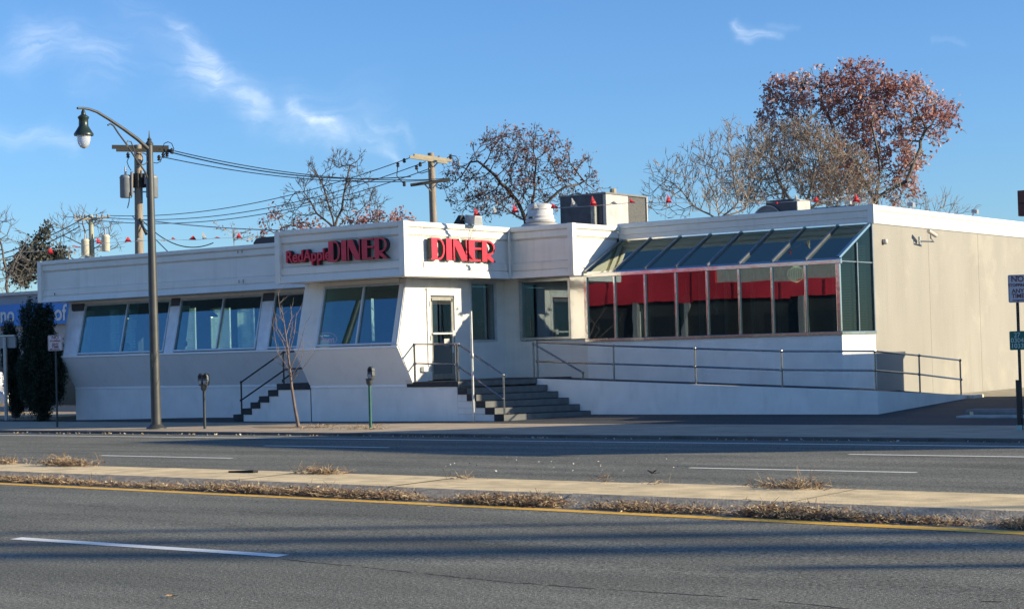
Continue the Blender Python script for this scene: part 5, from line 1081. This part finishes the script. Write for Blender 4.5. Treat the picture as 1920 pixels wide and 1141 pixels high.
juniper('dark twin-topped juniper in front of the blue shop sign',3,56.5,(80,783),[(58,595,20,26),(60,640,18,30),(83,600,18,26),(84,640,20,34),(62,685,30,34),(90,690,26,36),(70,725,36,34),(98,730,22,26),(110,690,14,26),(112,650,8,24),(75,755,22,18),(80,775,10,16)],52000)
juniper('smaller dark juniper left of the twin-topped one, at the left edge',4,58,(28,780),[(18,625,12,18),(20,660,16,26),(28,705,20,36),(32,745,18,26)],20000)
# street sapling leaning
BS=bark('sapling_bark',(.17,.13,.115)); BS2=bark('sapling_twig',(.24,.18,.15))
sb=at(560,800,1,32.2); ST2=[at(x,y,1,32.2) for x,y in ((560,801),(553,765),(547,725),(542,680),(538,645),(532,600),(528,572))]
t=thing('sapling',(sb.x,32.2,0),'thin leaning leafless sapling in a small dirt pit on the sidewalk','young tree')
mb=MB(); mb.tube(ST2,[.045,.038,.033,.028,.02,.012,.005],8); mb.build('trunk',BS,t,smooth=True)
mb=MB(); r=random.Random(5)
br=[((547,700),(520,660),(512,610)),((545,690),(562,650),(575,600)),((543,680),(530,640),(505,600)),((541,665),(552,625),(556,585)),((546,715),(568,690),(590,660)),((538,645),(520,615),(513,575)),((540,655),(548,610),(545,570)),((543,700),(523,680),(510,668)),((536,630),(545,600),(552,590)),((547,705),(565,675),(570,640)),((534,610),(526,590),(522,560)),((530,590),(524,575),(521,548))]
for b in br:
    y_=32.2; P_=[]
    for k,(x_,yy_) in enumerate(b): y2=y_+r.uniform(-.25,.25)*k; P_.append(at(x_,yy_,1,y2))
    mb.tube(P_,[.012,.008,.003],5)
    for _ in range(4):
        u=r.uniform(.2,1); p=P_[1].lerp(P_[2],u) if r.random()<.6 else P_[0].lerp(P_[1],u); d=Vector((r.uniform(-.22,.22),r.uniform(-.2,.2),r.uniform(.08,.38))); mb.tube([p,p+d*.5+Vector((.02,0,0)),p+d],[.005,.004,.002],4)
mb.build('crown',BS2,t)
mb=MB(); rs=np.random.RandomState(8)
ang=[i*2*math.pi/20 for i in range(20)]; cc=[(sb.x-.3+(1.25+.15*math.sin(3*a_))*math.cos(a_),32.15+.38*math.sin(a_),.006) for a_ in ang]
mb.add(cc,[tuple(range(20))]); struct('tree_pit',mb,mat('pit_dirt',(.26,.19,.11),.95,nscale=8,namt=.4))
# ---------------------------------------------------------------- dry grass, leaf litter, leaves
def straw(name,label,clumps,seed,mats_,flat=.25,r_=.0035,flakes=.22):
    rs=np.random.RandomState(seed); As=[];Bs=[];MI=[]
    for (x,y,z,sx,sy,h,n,ln) in clumps:
        c=np.stack([x+rs.normal(size=n)*sx,y+rs.normal(size=n)*sy,z+np.abs(rs.normal(size=n))*h*.5],1)
        d=rs.normal(size=(n,3)); d[:,2]=np.abs(d[:,2])*flat*rs.uniform(0,2.2,size=n); d/=np.linalg.norm(d,axis=1)[:,None]; l=ln*rs.uniform(.4,1.3,size=n)[:,None]
        m=c+d*l*.5+np.array([0,0,1])*l*.08; e=m+d*l*.5+rs.normal(size=d.shape)*l*.12; e[:,2]=np.maximum(e[:,2],z); As+=[c,m];Bs+=[m,e]
        q_=rs.randint(0,len(mats_),n); MI+=[q_,q_]
    A=np.concatenate(As);B=np.concatenate(Bs); V,Fc=segs(A,B,np.full(len(A),r_),np.full(len(A),r_*.6),3); mi_=np.repeat(np.concatenate(MI),3)
    if flakes:
        C_=A[::2][rs.uniform(size=len(A[::2]))<flakes]; LV,LF=leafquads(C_+np.array([0,0,.01]),.022,rs,.6); Fc=np.concatenate([Fc,LF+len(V)]); V=np.concatenate([V,LV]); mi_=np.concatenate([mi_,rs.randint(0,len(mats_),len(LF))])
    o=npmesh(name,V,Fc,mats_,mi=mi_); return tag(o,label,'dry grass',kind='stuff')
SM=[mat('straw_a',(.42,.29,.16),.8),mat('straw_b',(.25,.15,.085),.9),mat('straw_c',(.55,.42,.26),.8),mat('straw_d',(.12,.075,.05),.9)]
cl_=[]; r=random.Random(12)
def med(px_): return at(px_,900+px_*.048,2,-.05).x
x=-30.0
def dens(x):
    p=0
    for a_,b_,v in ((-30,med(110),.8),(med(110),med(330),.4),(med(330),med(640),1.0),(med(640),med(780),1.1),(med(800),med(860),.3),(med(850),med(1020),1.3),(med(1090),med(1260),.8),(med(1270),med(1340),.5),(med(1370),med(1560),1.7),(med(1560),med(1640),.9),(med(1640),med(1790),.6),(med(1840),med(2000),.7)):
        if a_<=x<=b_: p=max(p,v)
    return p
while x<-4:
    d_=dens(x)*r.uniform(.5,1.5)
    if d_>.05: cl_.append((x,16.96+my(x)+r.uniform(-.05,.06)-.02*d_,-.072,.10,.055+.03*d_,.035+.035*d_,int(105*d_),.095))
    x+=.12
straw('dry_grass','dry straw and dead leaves heaped in the gutter along the near side of the median',cl_,5,SM)
def tp_(px_,py_): p=at(px_,py_,2,.06); return p
cl_=[]
for px_,py_,sx,h,n,ln in ((5,868,.35,.13,260,.16),(130,872,.45,.16,420,.2),(155,868,.1,.25,60,.25),(620,886,.28,.10,160,.22),(640,884,.2,.05,100,.15),(895,894,.15,.04,26,.2),(1155,901,.06,.18,16,.2),(1490,914,.35,.08,220,.2),(1522,915,.08,.3,26,.3),(1225,908,.1,.06,12,.2)):
    p=tp_(px_,py_); cl_.append((p.x,18.72+my(p.x,.035),.06,sx*.8,.08,h*.5,int(n*1.2),ln*.62))
straw('dry_grass','tufts of dry straw standing on the far edge of the median top',cl_,6,SM,flat=.45)
cl_=[]
for k in range(40): 
    p=at(r.uniform(560,720),r.uniform(796,806),2,.0); cl_.append((p.x,p.y,.004,.2,.08,.02,14,.07))
straw('dry_grass','dead leaves and straw scattered round the sapling pit',cl_,7,SM,r_=.003)
rs=np.random.RandomState(3); n=460
gx=rs.uniform(-60,-8,n); gy=29.72+rs.normal(size=n)*.12; V,Fc=leafquads(np.stack([gx,gy,np.full(n,-.045)],1),.03,rs); V[:,2]=np.clip(V[:,2],-.058,-.02)
o=npmesh('litter',V,Fc,[SM[0],mat('pale_litter',(.5,.48,.44),.8),SM[1]],mi=rs.randint(0,3,n)); tag(o,'leaf and paper litter strewn along the far kerb','litter',kind='stuff')
pts=[]
for _ in range(46):
    px_=r.gauss(1030,120) if r.random()<.7 else r.uniform(760,1300); pts.append(tuple(at(px_,r.uniform(858,884),2,-.062)))
V,Fc=leafquads(np.array(pts),.022,rs); V[:,2]=np.clip(V[:,2],-.068,-.03); o=npmesh('litter',V,Fc,[mat('pale_litter',(.5,.48,.44),.8)]); tag(o,'white crumbs scattered on the far lanes of the road','litter',kind='stuff')
LFM=mat('fallen_leaf',(.42,.26,.13),.7,nscale=20,namt=.3)
def leaf(px_,py_,z,s_,lb,m=LFM,ax=0.3,name='fallen_leaf',cat='leaf'):
    p=at(px_,py_,2,z); mb=MB(); rr=random.Random(int(px_)); k=11
    pts_=[]
    for i in range(k):
        a_=i*2*math.pi/k; rad=s_*(1 if i%2 else .6)*rr.uniform(.8,1.2); pts_.append(Vector((p.x+math.cos(a_)*rad*1.5,p.y+math.sin(a_)*rad,z+.012+abs(math.cos(a_))*s_*ax)))
    mb.add([(p.x,p.y,z+.004)]+[tuple(q_) for q_ in pts_],[(0,i+1,(i+1)%k+1) for i in range(k)]); mb.tube([(p.x,p.y,z+.01),(p.x+s_*2.2,p.y+.01,z+.02)],.003,4)
    return tag(mb.build(name,m),lb,cat,'fallen leaves on the near road' if name=='fallen_leaf' else None)
leaf(320,1119,-.166,.035,'pale curled leaf on the near road below the white dash, lowest in the picture')
leaf(351,957,-.13,.035,'small tan leaf on the near lane under the yellow line, left part')
leaf(486,971,-.135,.02,'tiny tan leaf on the near lane right of the small tan leaf')
leaf(1475,1006,-.14,.045,'dark brown curled leaf lying in the shadow streaks right of centre',m=mat('dark_leaf',(.10,.06,.045),.8),ax=.8)
leaf(1222,888,-.062,.06,'small black crumpled scrap on the far lanes near the median',m=BLACK,ax=.8,name='scrap',cat='scrap')
leaf(813,951,-.085,.07,'pale dried husk lying across the yellow line',m=SM[2],ax=.1)
p=at(455,886,2,.06); mb=MB(); mb.hexa([p+Vector(v) for v in ((-.25,-.05,.0),(.25,-.03,.0),(.27,.05,.0),(-.23,.04,.0),(-.25,-.05,.03),(.25,-.03,.05),(.27,.05,.04),(-.23,.04,.025))]); tag(mb.build('rubber_scrap',RUBBER),'flat black strip of debris on the median top, left of centre','scrap')
# ---------------------------------------------------------------- diners at the left windows
def person(px_,py_,lb,shirt,y_=39.0,turn=0):
    c=at(px_,py_,1,y_); t_=thing('person',(c.x,y_,1.03),lb,'person','seated customers'); x,y=c.x,y_
    nodes=[((0,0,.47),.15),((0,.0,.62),.135),((0,.01,.80),.15),((0,.02,.95),.12),((0,.01,1.03),.055),((0,0,1.10),.055),((0,-.01,1.20),.092),((0,0,1.27),.075),
      ((.17,.02,.93),.06),((.22,.0,.70),.045),((.16,-.24,.72),.035),((-.17,.02,.93),.06),((-.22,.0,.70),.045),((-.16,-.24,.72),.035),
      ((.1,-.05,.47),.09),((.11,-.45,.50),.07),((.11,-.46,.08),.045),((-.1,-.05,.47),.09),((-.11,-.45,.50),.07),((-.11,-.46,.08),.045),((.11,-.6,.04),.035),((-.11,-.6,.04),.035)]
    ed=[(0,1),(1,2),(2,3),(3,4),(4,5),(5,6),(6,7),(3,8),(8,9),(9,10),(3,11),(11,12),(12,13),(0,14),(14,15),(15,16),(0,17),(17,18),(18,19),(16,20),(19,21)]
    ca,sa=math.cos(turn),math.sin(turn)
    me=bpy.data.meshes.new('person'); me.from_pydata([(x+a*ca-b*sa,y+a*sa+b*ca,1.03+z) for (a,b,z),_ in nodes],ed,[]); o=bpy.data.objects.new('body',me); SC.collection.objects.link(o)
    o.modifiers.new('s','SKIN'); sv=me.skin_vertices[0].data
    for i,(_,r__) in enumerate(nodes): sv[i].radius=(r__,r__); sv[i].use_root=(i==0)
    o.modifiers.new('d','SUBSURF').levels=2; o.modifiers['d'].render_levels=2; me.materials.append(shirt)
    o.parent=t_; o.matrix_parent_inverse=Matrix.Translation(-t_.location)
    MB().lathe((x,y+.02*ca,1.03+1.14),[(.05,0),(.10,.03),(.112,.10),(.095,.17),(.04,.205)],14).build('hair',mat('dark_hair',(.015,.012,.01),.8),t_,smooth=True)
    mb=MB(); mb.box(x-.6,x+.6,y-.25,y+.35,1.03,1.46); mb.box(x-.6,x+.6,y+.25,y+.35,1.46,1.75) if turn==0 else None; bo=mb.build('booth_bench',mat('booth_vinyl',(.03,.012,.012),.4),bevel=.03); tag(bo,'dark booth bench under the customer '+('behind the second window pane' if px_<300 else 'behind the third window pane'),'bench','booth benches')
person(236,640,'customer in dark clothes seated behind the second window pane from the left',mat('dark_jacket',(.02,.022,.028),.9),turn=.0)
person(344,640,'customer in dark clothes seated behind the third window pane from the left',mat('dark_coat',(.03,.028,.03),.9),turn=.0)
# ---------------------------------------------------------------- unseen poles added right of the frame, sized to throw soft shade streaks
def caster(gpx,gpy,dist,r_,h,lb,k=0):
    g=at(gpx,gpy,2,-.15); b=Vector((g.x+dist*SUN.x/math.hypot(SUN.x,SUN.y),g.y+dist*SUN.y/math.hypot(SUN.x,SUN.y),0))
    t=thing('utility_pole',tuple(b),lb,'utility pole','unseen poles added to cast shade streaks'); mb=MB(); mb.tube([(b.x,b.y,-.2),(b.x,b.y,h)],[r_,r_*.8],10); mb.build('shaft',WOOD,t,smooth=True); return t
for i,(a,b,d,r_,h,lb) in enumerate(((1273,992,40,.13,16,'slim unseen pole added beyond the right edge for a shade streak, nearest the road'),(1273,1012,60,.30,24,'stout unseen pole added beyond the right edge for a shade streak, second from the road'),(700,1036,72,.42,30,'tall thick unseen pole added beyond the right edge for a soft shade streak, far off'),(1800,1066,30,.16,9.5,'unseen pole added beyond the right edge for a shade streak, beside the near lanes'))): caster(a,b,d,r_,h,lb)
